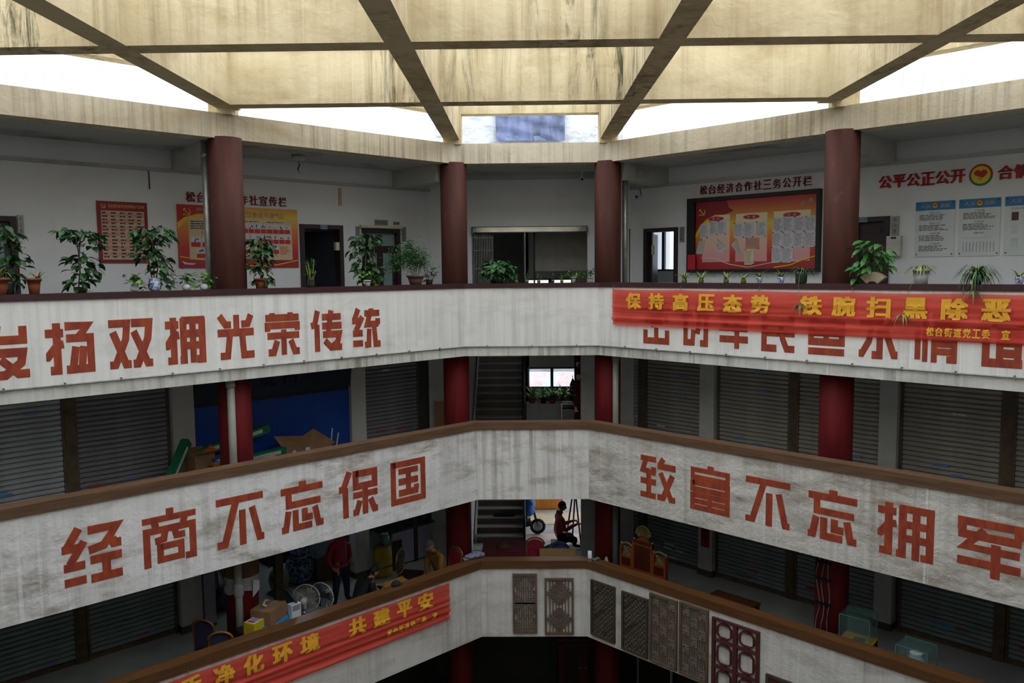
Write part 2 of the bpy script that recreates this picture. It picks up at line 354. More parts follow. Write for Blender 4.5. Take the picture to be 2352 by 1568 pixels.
def slogan(parent, fr, y, chars):
    for ch, x0, x1, z0, z1, w in chars:
        mb = MB(); n = 0.0
        for st in G[ch].split('|'):
            pts = [tuple(float(a) for a in q.split(',')) for q in st.split()]
            ww = w*(.82 if ch in '富商情' else 1)
            jit = random.uniform(-.8, .8)
            n += .0005
            stroke(mb, pts, ww+jit, y-.006-n, y+.002, (x1-x0)/100, (z1-z0)/100, x0, z0, 0)
            stroke(mb, pts, ww+jit+1.6, y-.002-n*.3, y+.002, (x1-x0)/100, (z1-z0)/100, x0, z0, 1)
        mb.obj('painted_character', [PAINT, PAINT_E], parent)
xs3 = [(-10.38, -9.66), (-9.41, -8.69), (-8.42, -7.69), (-7.45, -6.72), (-6.47, -5.74), (-5.48, -4.75), (-4.47, -3.74), (-3.47, -2.75)]
slogan(PARA['top', 7], 'L', -D3, [(c, a, b, -1.34, -.49, 15.5) for c, (a, b) in zip('发扬双拥光荣传统', xs3)])
xr3 = [(1.6, 2.31), (2.62, 3.31), (3.6, 4.28), (4.58, 5.29), (5.58, 6.29), (6.57, 7.27), (7.57, 8.26), (8.55, 9.25)]
slogan(PARA['top', 1], 'R', -D3, [(c, a, b, -1.37, -.49, 15) for c, (a, b) in zip('密切军民鱼水情谊', xr3)])
xl2 = [(-9.55, -8.64), (-8.29, -7.36), (-6.98, -6.06), (-5.69, -4.77), (-4.39, -3.45), (-3.1, -2.16)]
slogan(PARA['middle', 7], 'L', -D2, [(c, a, b, -4.75, -3.80, 13.5) for c, (a, b) in zip('经商不忘保国', xl2)])
xr2 = [(2.11, 3.03), (3.42, 4.34), (4.71, 5.65), (6.02, 6.94), (7.31, 8.25), (8.62, 9.56)]
slogan(PARA['middle', 1], 'R', -D2, [(c, a, b, -4.74, -3.80, 13) for c, (a, b) in zip('致富不忘拥军', xr2)])
# conduit along the foot of the top parapet
for i, fr, x0, x1 in ((7, 'L', -11.4, .27), (0, 'F', -1.63, 1.63), (1, 'R', -.27, 11.4)):
    p = PARA['top', i]
    MB().tube([(x0, -D3-.03, -1.535), ((x0+x1)/2, -D3-.03, -1.53), (x1, -D3-.03, -1.535)], .016, 8).obj('conduit', GALV, p, smooth=True)
    n = max(2, int((x1-x0)/.85))
    for k in range(n):
        x = x0+(k+.5)*(x1-x0)/n; MB().box(x-.012, x+.012, -D3-.05, -D3, -1.56, -1.49).obj('conduit_clip', GALV, p)

# ------------------------------------------------------------------ walls behind the galleries
def wall_open(name, fr, y0, y1, x0, x1, z0, z1, ops, mat, label=None):
    """straight wall with rectangular openings (xa, xb, za, zb)"""
    mb = MB(); xs = sorted(set([x0, x1] + [v for o in ops for v in o[:2]]))
    for a, b in zip(xs, xs[1:]):
        zs = [(z0, z1)]
        for o in ops:
            if o[0] <= a+1e-6 and o[1] >= b-1e-6:
                zs = [q for p, r in zs for q in ((p, min(r, o[2])), (max(p, o[3]), r)) if q[1]-q[0] > 1e-4]
        for p, r in zs: mb.box(a, b, y0, y1, p, r)
    return struct(mb.obj(name, mat, None, fr), label)
CE3, CE2, CE1 = 2.94, FL3-.28, FL2-.28
DL = [(-10.1, -9.10, FL3, 1.40), (-3.06, -1.92, FL3, 1.44), (-1.30, -.15, FL3, 1.40)]
DR = [(-1.6, -.93, FL3, 1.38), (-.42, .62, FL3, 1.36), (5.22, 5.98, FL3, 1.36)]
wall_open('wall_left_top', 'L', 2.1, 2.28, -12.6, .95, FL3, CE3, DL, P_WALL, 'white office wall of the top gallery')
wall_open('wall_right_top', 'R', 2.1, 2.28, -.95, 12.6, FL3, CE3, DR, P_WALL, 'white office wall of the top gallery')
wall_open('wall_front_top', 'F', 2.1, 2.26, -2.85, 2.85, FL3, CE3, [(-1.60, 1.57, FL3, 1.44)], P_WALL, 'wall over the stair hall')
HX0, HX1 = -1.72, 1.80
for nm, fl, ce in (('middle', FL2, CE2), ('lower', FL1, CE1)):
    wall_open('wall_front_'+nm, 'F', 2.1, 2.26, -2.85, 2.85, fl, ce, [(HX0, 1.38, fl, ce)], P_GREY)
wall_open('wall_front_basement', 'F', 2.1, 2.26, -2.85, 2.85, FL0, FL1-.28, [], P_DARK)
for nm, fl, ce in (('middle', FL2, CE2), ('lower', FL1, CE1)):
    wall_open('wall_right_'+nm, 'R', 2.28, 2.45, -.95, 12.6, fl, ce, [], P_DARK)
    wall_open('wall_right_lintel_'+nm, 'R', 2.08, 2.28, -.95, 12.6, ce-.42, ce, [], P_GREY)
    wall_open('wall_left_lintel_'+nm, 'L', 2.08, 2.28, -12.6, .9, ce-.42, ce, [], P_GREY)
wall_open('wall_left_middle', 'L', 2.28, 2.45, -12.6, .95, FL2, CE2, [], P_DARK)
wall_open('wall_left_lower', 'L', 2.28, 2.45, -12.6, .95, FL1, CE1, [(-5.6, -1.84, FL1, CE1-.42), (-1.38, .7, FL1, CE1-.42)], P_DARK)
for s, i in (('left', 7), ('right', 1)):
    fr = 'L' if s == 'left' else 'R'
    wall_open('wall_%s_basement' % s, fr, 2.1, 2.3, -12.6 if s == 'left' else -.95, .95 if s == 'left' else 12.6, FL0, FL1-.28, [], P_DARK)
for i in range(2, 7):
    ring_seg(i, 2.1, 2.3, FL0, CE3, 'wall_%s' % SEGN[i], P_WALL)
# rooms behind the top gallery doors
for fr, x0, x1 in (('L', -12.6, .9), ('R', -.9, 12.6)):
    s = 'left' if fr == 'L' else 'right'
    ops = []
    wall_open('wall_%s_office_back' % s, fr, 5.0, 5.15, x0 if fr == 'L' else .9, x1, FL3, CE3, ops, P_WALL)
    struct(MB().box(x0 if fr == 'L' else -1.75, x1, 2.25, 5.1, FL3-.2, FL3).obj('floor_%s_office' % s, FLOORM, None, fr))
    struct(MB().box(x0 if fr == 'L' else -1.75, x1, 2.25, 5.1, CE3-.02, CE3+.2).obj('ceiling_%s_office' % s, P_CEIL, None, fr))
    for k, x in enumerate((-12.5, -8.2, -3.3, -1.6, .75) if fr == 'L' else (-1.7, .95, 4.9, 6.4, 12.5)):
        struct(MB().box(x-.06, x+.06, 2.28, 5.0, FL3, CE3).obj('wall_%s_office_partition_%d' % (s, k+1), P_WALL, None, fr))
wall_open('wall_right_office_window', 'R', 3.9, 4.05, -1.76, .95, FL3, CE3, [(-1.55, -.25, .25, 1.45)], P_WALL)
wall_open('wall_right_top_return', 'R', 2.1, 2.28, -1.76, -.95, FL3, CE3, [(-1.6, -.95, FL3, 1.38)], P_WALL)
# ceiling cross beams, cornice strip, downpipes
for fr, xs in (('L', (-5.87, -11.6, -.1)), ('R', (5.87, 11.6, .1))):
    s = 'left' if fr == 'L' else 'right'
    for k, x in enumerate(xs): struct(MB().box(x-.22, x+.22, .25, 2.1, 2.5, CE3).obj('ceiling_%s_cross_beam_%d' % (s, k+1), P_CEIL, None, fr))
    struct(MB().box(-12.6 if fr == 'L' else -.9, .9 if fr == 'L' else 12.6, 2.04, 2.1, 2.46, 2.53).obj('trim_%d' % (1 if fr == 'L' else 2), P_CEIL, None, fr), 'plaster cornice strip')
struct(MB().box(-2.8, 2.8, 1.85, 2.1, 2.77, CE3).obj('ceiling_front_beam', P_CEIL, None, 'F'))
def downpipe(fr, x, y, segs, label):
    t = thing('downpipe', label, 'pipe', fr, (x, y, segs[0][0]), group='drain pipes beside the columns')
    z00 = segs[0][0]
    for a, b, m in segs:
        MB().lathe([(.07, a-z00), (.07, b-z00)], 14).obj('pipe_length', m, t, smooth=True)
        MB().lathe([(.085, b-z00-.35), (.085, b-z00-.25)], 14).obj('pipe_collar', m, t, smooth=True)
    return t
downpipe('L', -6.14, .32, [(FL3, 2.93, GALV)], 'grey steel downpipe behind the maroon column, beside the propaganda board')
downpipe('F', 2.36, .2, [(FL3, 2.93, GALV)], 'grey steel downpipe on the top gallery near the stair hall')
def elbow_pipe(fr, x, y, fl, ce, mat, label, sgn=-1):
    t = thing('drain_pipe', label, 'pipe', fr, (x, y, fl), group='drain pipes beside the columns')
    h = ce-fl
    pts = [(0, 0, 0), (0, 0, h-.32)]
    MB().tube(pts, .075, 14).obj('pipe_length', mat, t, smooth=True)
    arc = [(sgn*.16*(1-math.cos(a)), 0, h-.32+.16*math.sin(a)) for a in [k*PI/12 for k in range(7)]]
    MB().tube(arc, .088, 14).obj('pipe_elbow', mat, t, smooth=True)
    MB().tube([(sgn*.16, 0, h-.16), (sgn*.6, .15, h-.13)], .07, 14).obj('pipe_branch', mat, t, smooth=True)
    MB().lathe([(.09, h-.42), (.09, h-.32)], 14).obj('pipe_collar', mat, t, smooth=True)
    return t
elbow_pipe('L', -6.13, -.39, FL2, CE2-.12, PVC, 'cream plastic drain pipe with an elbow in front of the red column')
elbow_pipe('F', 2.06, -.43, FL2, CE2-.12, PVC, 'cream plastic drain pipe beside the red column of the middle gallery', 1)
elbow_pipe('L', -6.13, -.39, FL1, CE1-.1, PVC, 'grey drain pipe under a paper-wrapped elbow on the lower gallery')
elbow_pipe('F', 2.06, -.43, FL1, CE1-.12, M('pipe_dull', '#5f6a66', .5), 'grey-green drain pipe by the carved wooden headboard', 1)

# ------------------------------------------------------------------ stair hall behind the front side
for nm, fl, ce in (('top', FL3, CE3), ('middle', FL2, CE2), ('lower', FL1, CE1)):
    yr = 7.9
    wall_open('wall_hall_left_'+nm, 'F', 2.26, yr, HX0-.16, HX0, fl-.3, ce, [], P_GREY)
    wall_open('wall_hall_right_'+nm, 'F', 2.26, 4.95 if nm != 'lower' else 3.0, HX1, HX1+.16, fl-.3, ce, [], P_GREY)
    wall_open('wall_hall_end_'+nm, 'F', 7.9, 8.05, HX0-.16, -.05, fl-.3, ce, [], P_GREY)
    wall_open('wall_hall_spine_'+nm, 'F', 4.8, 7.9, -.13, -.03, fl-.3, ce, [], P_GREY)
wall_open('wall_hall_window_middle', 'F', 4.8, 4.95, -.13, HX1+.16, FL2, CE2, [(-.08, 1.42, -3.36, -2.70)], P_GREY)
wall_open('wall_hall_window_top', 'F', 4.8, 4.95, -.13, HX1+.16, FL3, CE3, [(-.08, 1.32, -.95, .05)], P_GREY)
struct(MB().box(-.13, HX1+.1, 2.26, 5.2, FL2-.25, FL2).obj('floor_hall_middle', FLOORM))
struct(MB().box(HX0, -.13, 2.26, 2.95, FL2-.25, FL2).obj('floor_hall_middle_landing', FLOORM))
struct(MB().box(-.13, HX1+.1, 2.26, 5.2, FL3-.25, FL3).obj('floor_hall_top', FLOORM))
struct(MB().box(HX0-.3, HX1+.3, 2.2, 8.1, CE3-.01, CE3+.3).obj('ceiling_hall_top', P_CEIL))
struct(MB().box(HX0, HX1+.1, 2.26, 3.0, FL1-.25, FL1).obj('floor_hall_lower', FLOORM))
STAIR = M('stair_concrete', '#5b524c', .8, 0, .25, 4)
STAIR_T = M('stair_tread_terrazzo', '#8c8a86', .45, 0, .15, 30)
RAILM = M('handrail_dark_steel', '#2c2d2f', .4, .7, .2, 6)
def flight(name, fl, y0):
    t = place(None, name, None, 'F', (-.925, y0, fl)); struct(t, 'straight concrete stair flight with pale nosings')
    r, g, w = 3.3/17, .28, .74
    for k in range(16):
        o = MB().box(-w, w, 0, g+.02, -r, -.03).obj('riser', STAIR, t, loc=(0, g*k, r*(k+1)))
        MB().box(-w, w, -.025, g, -.03, 0).obj('tread', STAIR_T, o)
    for sx in (-1, 1):
        MB().prism([(-.02, -.02), (.18, -.02), (g*16, r*16-.2), (g*16, r*16+.12), (-.02, .3)], sx*w-.03*(sx > 0), sx*w+.03*(sx < 0), 0, 'yz').obj('stringer', P_GREY, t)
    MB().tube([(w-.04, -.55, 0), (w-.04, -.55, .72), (w-.04, -.5, .84), (w-.04, -.1, 1.0), (w-.04, g*16, r*16+.95)], .035, 8).obj('handrail', RAILM, t, smooth=True)
    for k in range(0, 16, 3): MB().tube([(w-.04, g*k+.1, r*(k+1)), (w-.04, g*k+.1, r*k+1.02)], .018, 6).obj('baluster', RAILM, t)
    return t
flight('stairs_lower', FL1, 2.95); flight('stairs_middle', FL2, 2.95)
# window frames
FRM = M('window_frame_dark', '#2d2f33', .5, .2, .1, 8); 
def glass_mat(name, c, alpha):
    m, nt, b = _nodes(name); b.inputs['Base Color'].default_value = (*rgb(c), 1); b.inputs['Roughness'].default_value = .05
    b.inputs['Alpha'].default_value = alpha; b.inputs['Specular IOR Level'].default_value = .5
    f = _noise(nt, 3, 3); nt.links.new(_ramp(nt, f, .3, .7, .03, .10), b.inputs['Roughness']); return m
GLASS = glass_mat('window_glass', '#dfeaf0', .12)
def window(n, fr, x0, x1, z0, z1, y, cols, label):
    t = struct(place(None, 'window_%d' % n, None, fr, (x0, y, z0)), label); w, h = x1-x0, z1-z0
    for a, b, c, d in ((0, w, 0, .05), (0, w, h-.05, h), (0, .05, .05, h-.05), (w-.05, w, .05, h-.05)): MB().box(a, b, -.04, .04, c, d).obj('frame', FRM, t)
    for k in range(1, cols): MB().box(w*k/cols-.045, w*k/cols+.045, -.04, .04, .05, h-.05).obj('mullion', FRM, t)
    for k in range(cols): MB().box(w*k/cols+.045, w*(k+1)/cols-.045, -.008, .008, .05, h-.05).obj('pane', GLASS, t)
    return t
window(1, 'F', -.08, 1.42, -3.36, -2.70, 4.85, 2, 'two-light dark-framed window at the end of the middle hall')
window(2, 'F', -.08, 1.32, -.95, .05, 4.85, 2, 'low dark-framed window behind the top stair hall')
window(3, 'R', -1.55, -.25, .25, 1.45, 3.95, 3, 'office window seen through the open doorway')
# ------------------------------------------------------------------ roller shutters, pillars, mullions
SLAT = {'grey': M('shutter_grey_steel', '#a4a6aa', .5, .15, .2, 2.0, stretch=(1, 1, 4)), 'brown': M('shutter_brown_steel', '#98938a', .5, .15, .2, 2.0, stretch=(1, 1, 4)),
        'green': M('shutter_green_steel', '#7d8c88', .5, .15, .2, 2.0, stretch=(1, 1, 4)), 'charcoal': M('shutter_charcoal_steel', '#807e82', .5, .15, .2, 2.0, stretch=(1, 1, 4))}
GUIDE = M('shutter_guide_rust', '#5f5040', .7, .2, .3, 5)
STK_B = M('sticker_blue', '#5f82a8', .6, 0, .2, 30); STK_W = M('sticker_white', '#b9bcc0', .6, 0, .2, 30); STK_R = M('sticker_red', '#9b3b3b', .6, 0, .2, 30)
STEN = M('stencil_ink', '#2d2c2c', .8, 0, .2, 10)
SLM = {}
def shutter(fr, x0, x1, fl, ce, colr, label, stickers=(), pitch=.105, group=None):
    t = thing('roller_shutter', label, 'shutter', fr, (x0, 2.2, fl), group=group); w = x1-x0; h = ce-fl
    key = (round(w, 2), colr)
    if key not in SLM:
        pr = [(0, 0), (-.018, .012), (-.034, pitch*.30), (-.034, pitch*.68), (-.014, pitch*.93), (0, pitch*.96)]
        mb = MB(); mb.prism(pr, .03, w-.03, 0, 'yz'); SLM[key] = mb.mesh('slat', SLAT[colr])
    n = int((h-.12)/pitch)
    for k in range(n): place(SLM[key], 'slat', t, loc=(0, 0, .10+k*pitch))
    MB().box(.0, w, -.03, .03, 0, .10).obj('bottom_bar', GUIDE, t)
    for a in (0, w-.05): MB().box(a, a+.05, -.06, .03, 0, h).obj('guide_rail', GUIDE, t)
    for sx, sz, sw, sh, m in stickers: MB().box(sx, sx+sw, -.042, -.034, sz, sz+sh).obj('sticker', m, t)
    return t
def ad(w, hi):
    r = []
    for k in range(hi):
        sx = random.uniform(.2, w-.6); sz = random.uniform(.12, .5) if random.random() < .75 else random.uniform(1.2, 2.2)
        r.append((sx, sz, random.uniform(.2, .34), .05, random.choice([STK_B, STK_B, STK_W, STK_R])))
    return r
T2, T1 = CE2-.42, CE1-.42
SH = [('L', -10.35, -8.44, FL2, T2, 'grey', 'pale grey roller shutter left of the brown post, middle gallery, left edge of the photo'),
 ('L', -8.26, -6.37, FL2, T2, 'charcoal', 'dark charcoal roller shutter between brown post and the blue hoarding, middle gallery'),
 ('L', -1.36, .45, FL2, T2, 'charcoal', 'charcoal roller shutter beside the plywood sheet on the middle gallery'),
 ('R', -.92, -.62, FL2, T2, 'grey', 'narrow sliver of grey roller shutter beside the cream drain pipe, middle gallery'),
 ('R', -.42, 1.39, FL2, T2, 'brown', 'brown-grey roller shutter next to the drain pipe, left of the first grey pillar, middle gallery'),
 ('R', 1.84, 3.80, FL2, T2, 'brown', 'brown-grey roller shutter with posters at the top, right of the first grey pillar, middle gallery'),
 ('R', 3.97, 5.92, FL2, T2, 'brown', 'brown-grey roller shutter passing behind the big red column, middle gallery'),
 ('R', 6.33, 8.29, FL2, T2, 'brown', 'brown-grey roller shutter right of the second grey pillar, middle gallery'),
 ('R', 8.47, 10.4, FL2, T2, 'brown', 'brown-grey roller shutter cut by the right edge, middle gallery'),
 ('L', -10.35, -8.42, FL1, T1, 'green', 'green-grey roller shutter in the bottom left corner, lower gallery'),
 ('L', -8.23, -6.39, FL1, T1, 'green', 'green-grey roller shutter beside the pale pillar, lower gallery left'),
 ('R', -.92, -.5, FL1, T1, 'green', 'narrow green-grey roller shutter behind the carved headboard, lower gallery'),
 ('R', -.4, 1.35, FL1, T1, 'green', 'green-grey roller shutter left of the pillar with the red paper scroll, lower gallery'),
 ('R', 1.84, 3.81, FL1, T1, 'green', 'green-grey roller shutter right of the pillar with the red paper scroll, lower gallery'),
 ('R', 3.99, 5.93, FL1, T1, 'green', 'green-grey roller shutter behind the cable-hung red column, lower gallery'),
 ('R', 6.40, 8.31, FL1, T1, 'green', 'green-grey roller shutter behind the two glass tanks, lower gallery'),
 ('R', 8.49, 10.4, FL1, T1, 'green', 'green-grey roller shutter in the bottom right corner, lower gallery')]
for fr, a, b, fl, ce, c, lb in SH: shutter(fr, a, b, fl, ce, c, lb, ad(b-a, 5 if fl == FL1 else 4) if b-a > 1 else ())
pk = 0
for fr, xs in (('L', [(-6.35, -5.87), (-1.82, -1.38)]), ('R', [(1.40, 1.82), (5.93, 6.31), (10.42, 10.84)])):
    for a, b in xs:
        for fl, ce in ((FL2, CE2), (FL1, CE1)):
            pk += 1
            o = MB().box(a, b, 2.0, 2.3, fl, ce).obj('pillar_%d' % pk, P_GREY, None, fr); struct(o, 'grey rendered pillar between shop fronts')
            MB().box(a-.012, b+.012, 1.985, 2.3, fl, fl+.16).obj('plinth', P_DARK, o)
for fr, xs in (('L', [(-8.44, -8.24)]), ('R', [(-.62, -.42), (3.80, 3.98), (8.29, 8.48)])):
    for a, b in xs:
        for fl, ce in ((FL2, CE2), (FL1, CE1)):
            pk += 1; struct(MB().box(a+.003, b-.003, 2.13, 2.28, fl, ce-.42).obj('pillar_%d' % pk, GUIDE, None, fr), 'rusty post between roller shutters')
# ------------------------------------------------------------------ outside
ROAD = M('road_concrete', '#8e8b86', .85, 0, .15, 2)
struct(MB().box(-60, 60, 3.0, 90, FL1-.4, FL1-.02).obj('ground_street', ROAD))
struct(MB().box(-3, 6, 3.02, 3.75, FL1-.02, FL1).obj('pavement_strip', M('paving_pink', '#b59f9c', .8, 0, .12, 6)))
struct(MB().box(-3, 7, 4.7, 5.9, FL1-.02, FL1-.004).obj('pavement_far', M('paving_cream', '#a79a83', .8, 0, .12, 3)))

# ------------------------------------------------------------------ office doors of the top gallery
DF = M('door_frame_brown', '#2b2024', .5, 0, .2, 4, stretch=(1, 1, .3)); DLF = M('door_leaf_navy', '#23262f', .5, 0, .15, 3)
DBR = M('door_leaf_brown', '#2f2225', .5, 0, .2, 4, stretch=(1, 1, .3)); DGL = glass_mat('door_glass', '#9db8b4', .45)
PLQ = M('plaque_silver', '#8d9095', .35, .5, .15, 10); PLQT = M('plaque_ink', '#2a2b30', .7); CREAMP = M('cream_plastic', '#b9b29a', .5)
def door(n, fr, x0, x1, zt, label, kind):
    t = struct(place(None, 'door_%d' % n, None, fr, (x0, 2.1, FL3)), label); w, h = x1-x0, zt-FL3
    for a, b in ((0, .11), (w-.11, w)): MB().box(a, b, -.05, .2, 0, h-.10).obj('jamb', DF, t)
    MB().box(0, w, -.05, .2, h-.10, h).obj('head_frame', DF, t)
    if kind == 'open_right':
        a = math.radians(64); o = MB().box(-(w-.26), 0, -.025, .025, .02, h-.14).obj('door_leaf', DLF, t, loc=(w-.13, .15, 0), rz=-a)
        MB().box(-.1, .0, -.05, .05, h-.62, h-.42).obj('hinge_plate', CREAMP, t, loc=(w-.12, 0, 0))
    if kind == 'open_left':
        a = math.radians(116); MB().box(0, w-.26, -.025, .025, .02, h-.14).obj('door_leaf', DLF, t, loc=(.13, .15, 0), rz=a)
        MB().box(0, .05, -.06, .0, h-.7, h-.45).obj('hinge_plate', CREAMP, t, loc=(.28, 0, 0))
    if kind == 'closed':
        o = MB().box(.11, w-.11, .06, .11, .01, h-.10).obj('door_leaf', DBR, t)
        MB().box(.2, w-.2, .045, .06, h-.34, h-.22).obj('leaf_moulding', DF, o); MB().tube([(.2, .0, 1.0), (.2, .06, 1.0)], .025, 8).obj('door_handle', PLQ, o)
    if kind == 'glazed':
        for a, b in ((.11, w/2), (w/2, w-.11)):
            lf = MB().box(a, a+.09, .05, .1, .01, h-.52).box(b-.09, b, .05, .1, .01, h-.52).box(a+.09, b-.09, .05, .1, h-.62, h-.52).box(a+.09, b-.09, .05, .1, .01, .3).obj('door_leaf', DBR, t)
            MB().box(a+.09, b-.09, .07, .08, .3, h-.62).obj('pane', DGL, lf)
        MB().box(.11, w-.11, .05, .1, h-.52, h-.44).obj('transom_bar', DBR, t); MB().box(.11, w-.11, .07, .08, h-.44, h-.1).obj('transom_pane', DGL, t)
    if kind == 'green':
        lf = MB().box(.11, .2, .05, .1, .01, h-.1).box(w-.2, w-.11, .05, .1, .01, h-.1).box(.2, w-.2, .05, .1, h-.2, h-.1).obj('door_leaf', M('door_green', '#27403c', .5), t)
        MB().box(.2, w-.2, .07, .08, .02, h-.2).obj('pane', DGL, lf)
    return t
door(1, 'L', -10.1, -9.08, 1.42, 'dark doorway with a pale green glazed leaf at the left edge', 'green')
door(2, 'L', -3.09, -1.89, 1.47, 'dark-framed office doorway standing open', 'open_right')
door(3, 'L', -1.32, -.13, 1.42, 'dark double office door with glazed leaves', 'glazed')
door(4, 'R', -1.62, -.90, 1.41, 'dark green glazed door half hidden by the downpipe', 'green')
door(5, 'R', -.44, .64, 1.39, 'dark-framed office doorway open to a bright room', 'open_left')
door(6, 'R', 5.20, 6.00, 1.39, 'closed dark brown office door', 'closed')
struct(MB().box(-1.38, -.07, 2.0, 2.1, 1.43, 1.50).obj('trim_3', CREAMP, None, 'L'), 'pale strip over the double door')
def plaque(fr, x0, x1, z0, z1, label, body='', vert=False):
    t = thing('door_plaque', label, 'sign', fr, (x0, 2.1, z0), group='metal name plates by the office doors'); w, h = x1-x0, z1-z0
    MB().box(0, w, -.03, 0, 0, h).obj('plate', PLQ, t)
    for a, b in ((0, .012), (w-.012, w)): MB().box(a, b, -.04, -.03, 0, h).obj('edge_strip', GALV, t)
    if body:
        tm = MB(); n = len(body)
        for k, ch in enumerate(body):
            if vert: text_fit(tm, ch, w*.25, w*.75, h-(k+1)*h/(n+.4), h-(k+.25)*h/(n+.4), -.033)
            else: text_fit(tm, ch, w*.1+k*w*.8/n, w*.1+(k+.8)*w*.8/n, h*.2, h*.65, -.033)
        tm.obj('lettering', PLQT, t)
plaque('L', -1.50, -1.40, 1.02, 1.46, 'narrow upright name plate left of the double door, half behind the tall plant', '经济合作社', True)
plaque('L', -.05, .07, 1.10, 1.49, 'narrow upright name plate right of the double door', '党支部委员', True)
plaque('L', -.91, -.52, 1.52, 1.65, 'wide grey name plate above the double door', '办公会议室')
plaque('L', -.32, -.14, 1.54, 1.62, 'small grey number plate above the double door', '401')
plaque('L', -9.06, -8.96, 1.06, 1.45, 'dark upright name plate beside the leftmost doorway', '办公室', True)
plaque('R', .71, .83, 1.00, 1.39, 'upright name plate beside the bright open doorway', '办公室', True)
plaque('R', 6.05, 6.19, .98, 1.38, 'upright name plate above the white meter box', '会计室', True)
for fr, x0, x1, z, lb, b in (('L', -2.55, -2.36, 1.40, 'small blue sign on the head of the open office doorway', '办公室'), ('R', 5.32, 5.55, 1.32, 'small blue sign on the head of the closed brown door', '会计室')):
    t = thing('door_sign', lb, 'sign', fr, (x0, 2.04, z-.04)); MB().box(0, x1-x0, -.015, 0, 0, .10).obj('plate', M('sign_blue', '#6d8292', .5), t)
    tm = MB(); text_fit(tm, b, .02, x1-x0-.02, .025, .08, -.017); tm.obj('lettering', PLQT, t)
t = thing('meter_box', 'white meter box on the wall beside the closed brown door', 'box', 'R', (5.98, 2.1, .54))
o = MB().box(0, .29, -.12, 0, 0, .42).obj('case', M('meter_white', '#b4b4ad', .5), t); MB().box(.09, .2, -.125, -.12, .36, .4).obj('window', PLQT, t); MB().box(.02, .27, -.125, -.12, .02, .34).obj('cover', M('meter_white', '#b4b4ad'), t)
t = thing('light_switch', 'cream light switch under the red propaganda board', 'switch', 'L', (-6.21, 2.1, .29))
MB().box(0, .1, -.02, 0, 0, .12).obj('plate', CREAMP, t); MB().box(.03, .07, -.03, -.02, .03, .09).obj('rocker', CREAMP, t)
t = thing('wall_conduit', 'short beige wire cover strip high on the office wall', 'conduit', 'L', (-1.98, 2.1, 1.96)); MB().box(0, .09, -.02, 0, 0, .43).obj('cover', M('conduit_beige', '#a3987f', .6), t); MB().box(.03, .06, -.026, -.02, 0, .43).obj('lid', M('conduit_beige', '#a3987f'), t)
t = thing('wall_cable', 'thin grey cable hanging down the wall above the tall plant', 'cable', 'L', (-6.58, 2.08, 2.08)); MB().tube([(0, 0, .38), (.005, 0, .2), (0, -.01, 0)], .012, 6).obj('cable', RAILM, t)

# ------------------------------------------------------------------ boards, posters and wall lettering
RED = M('print_red', '#a8232b', .5, 0, .12, 2); REDD = M('print_dark_red', '#7c1a22', .5, 0, .15, 2); GOLD = M('print_gold', '#cfae2c', .5, 0, .1, 3)
CREAM = M('print_cream', '#c9bb9a', .6, 0, .08, 3); PINK = M('print_pink', '#c69290', .6, 0, .1, 2); WHITEP = M('paper_white', '#b9bac2', .7, 0, .08, 5)
INK = M('print_ink', '#3a3436', .8); INKR = M('print_ink_red', '#b03a3e', .7); BLUEP = M('print_blue', '#2b6a9a', .5); BLACKF = M('frame_black', '#15171b', .5)
PALEP = M('poster_pale', '#bcc3c4', .35, 0, .06, 3)
def grad_mat(name, stops, h):
    m, nt, b = _nodes(name); tc = nt.nodes.new('ShaderNodeTexCoord'); sp = nt.nodes.new('ShaderNodeSeparateXYZ'); nt.links.new(tc.outputs['Object'], sp.inputs[0])
    f = _ramp(nt, sp.outputs['Z'], 0, h*U); cr = nt.nodes.new('ShaderNodeValToRGB'); nt.links.new(f, cr.inputs[0])
    cr.color_ramp.elements[0].position = stops[0][0]; cr.color_ramp.elements[0].color = (*rgb(stops[0][1]), 1)
    cr.color_ramp.elements[1].position = stops[-1][0]; cr.color_ramp.elements[1].color = (*rgb(stops[-1][1]), 1)
    for p, c in stops[1:-1]:
        e = cr.color_ramp.elements.new(p); e.color = (*rgb(c), 1)
    nt.links.new(cr.outputs[0], b.inputs['Base Color']); b.inputs['Roughness'].default_value = .5; return m
SUNSET = grad_mat('print_sunset', [(0, '#8f1f28'), (.25, '#a8282c'), (.5, '#c8702c'), (.68, '#cbb03a'), (.82, '#c07a30'), (1, '#a8382c')], 1.7)
PANELG = grad_mat('print_panel_pink', [(0, '#c08a94'), (.35, '#c98f92'), (.6, '#c9a79a'), (1, '#cfc3a0')], 1.2)
def emblem(t, cx, cz, s, y, m=GOLD):
    mb = MB()
    for k in range(9):                                            # curved blade
        a0 = math.radians(-140+k*22); a1 = math.radians(-140+(k+1)*22); w0 = .12+.10*math.sin(PI*k/9); w1 = .12+.10*math.sin(PI*(k+1)/9)
        p = [((1-w0)*math.cos(a0), (1-w0)*math.sin(a0)), (1*math.cos(a0), math.sin(a0)), (math.cos(a1), math.sin(a1)), ((1-w1)*math.cos(a1), (1-w1)*math.sin(a1))]
        mb.prism([(cx+q[0]*s, cz+q[1]*s) for q in p], y-.004, y, 0, 'xz')
    for pts, w in (([(-.9, -.95), (-.55, -.6)], .26), ([(-.7, .55), (.75, -.95)], .22), ([(-.95, .35), (-.35, .8)], .34)): stroke(mb, pts, w, y-.006, y, s, s, cx, cz)
    return mb.obj('emblem', m, t)
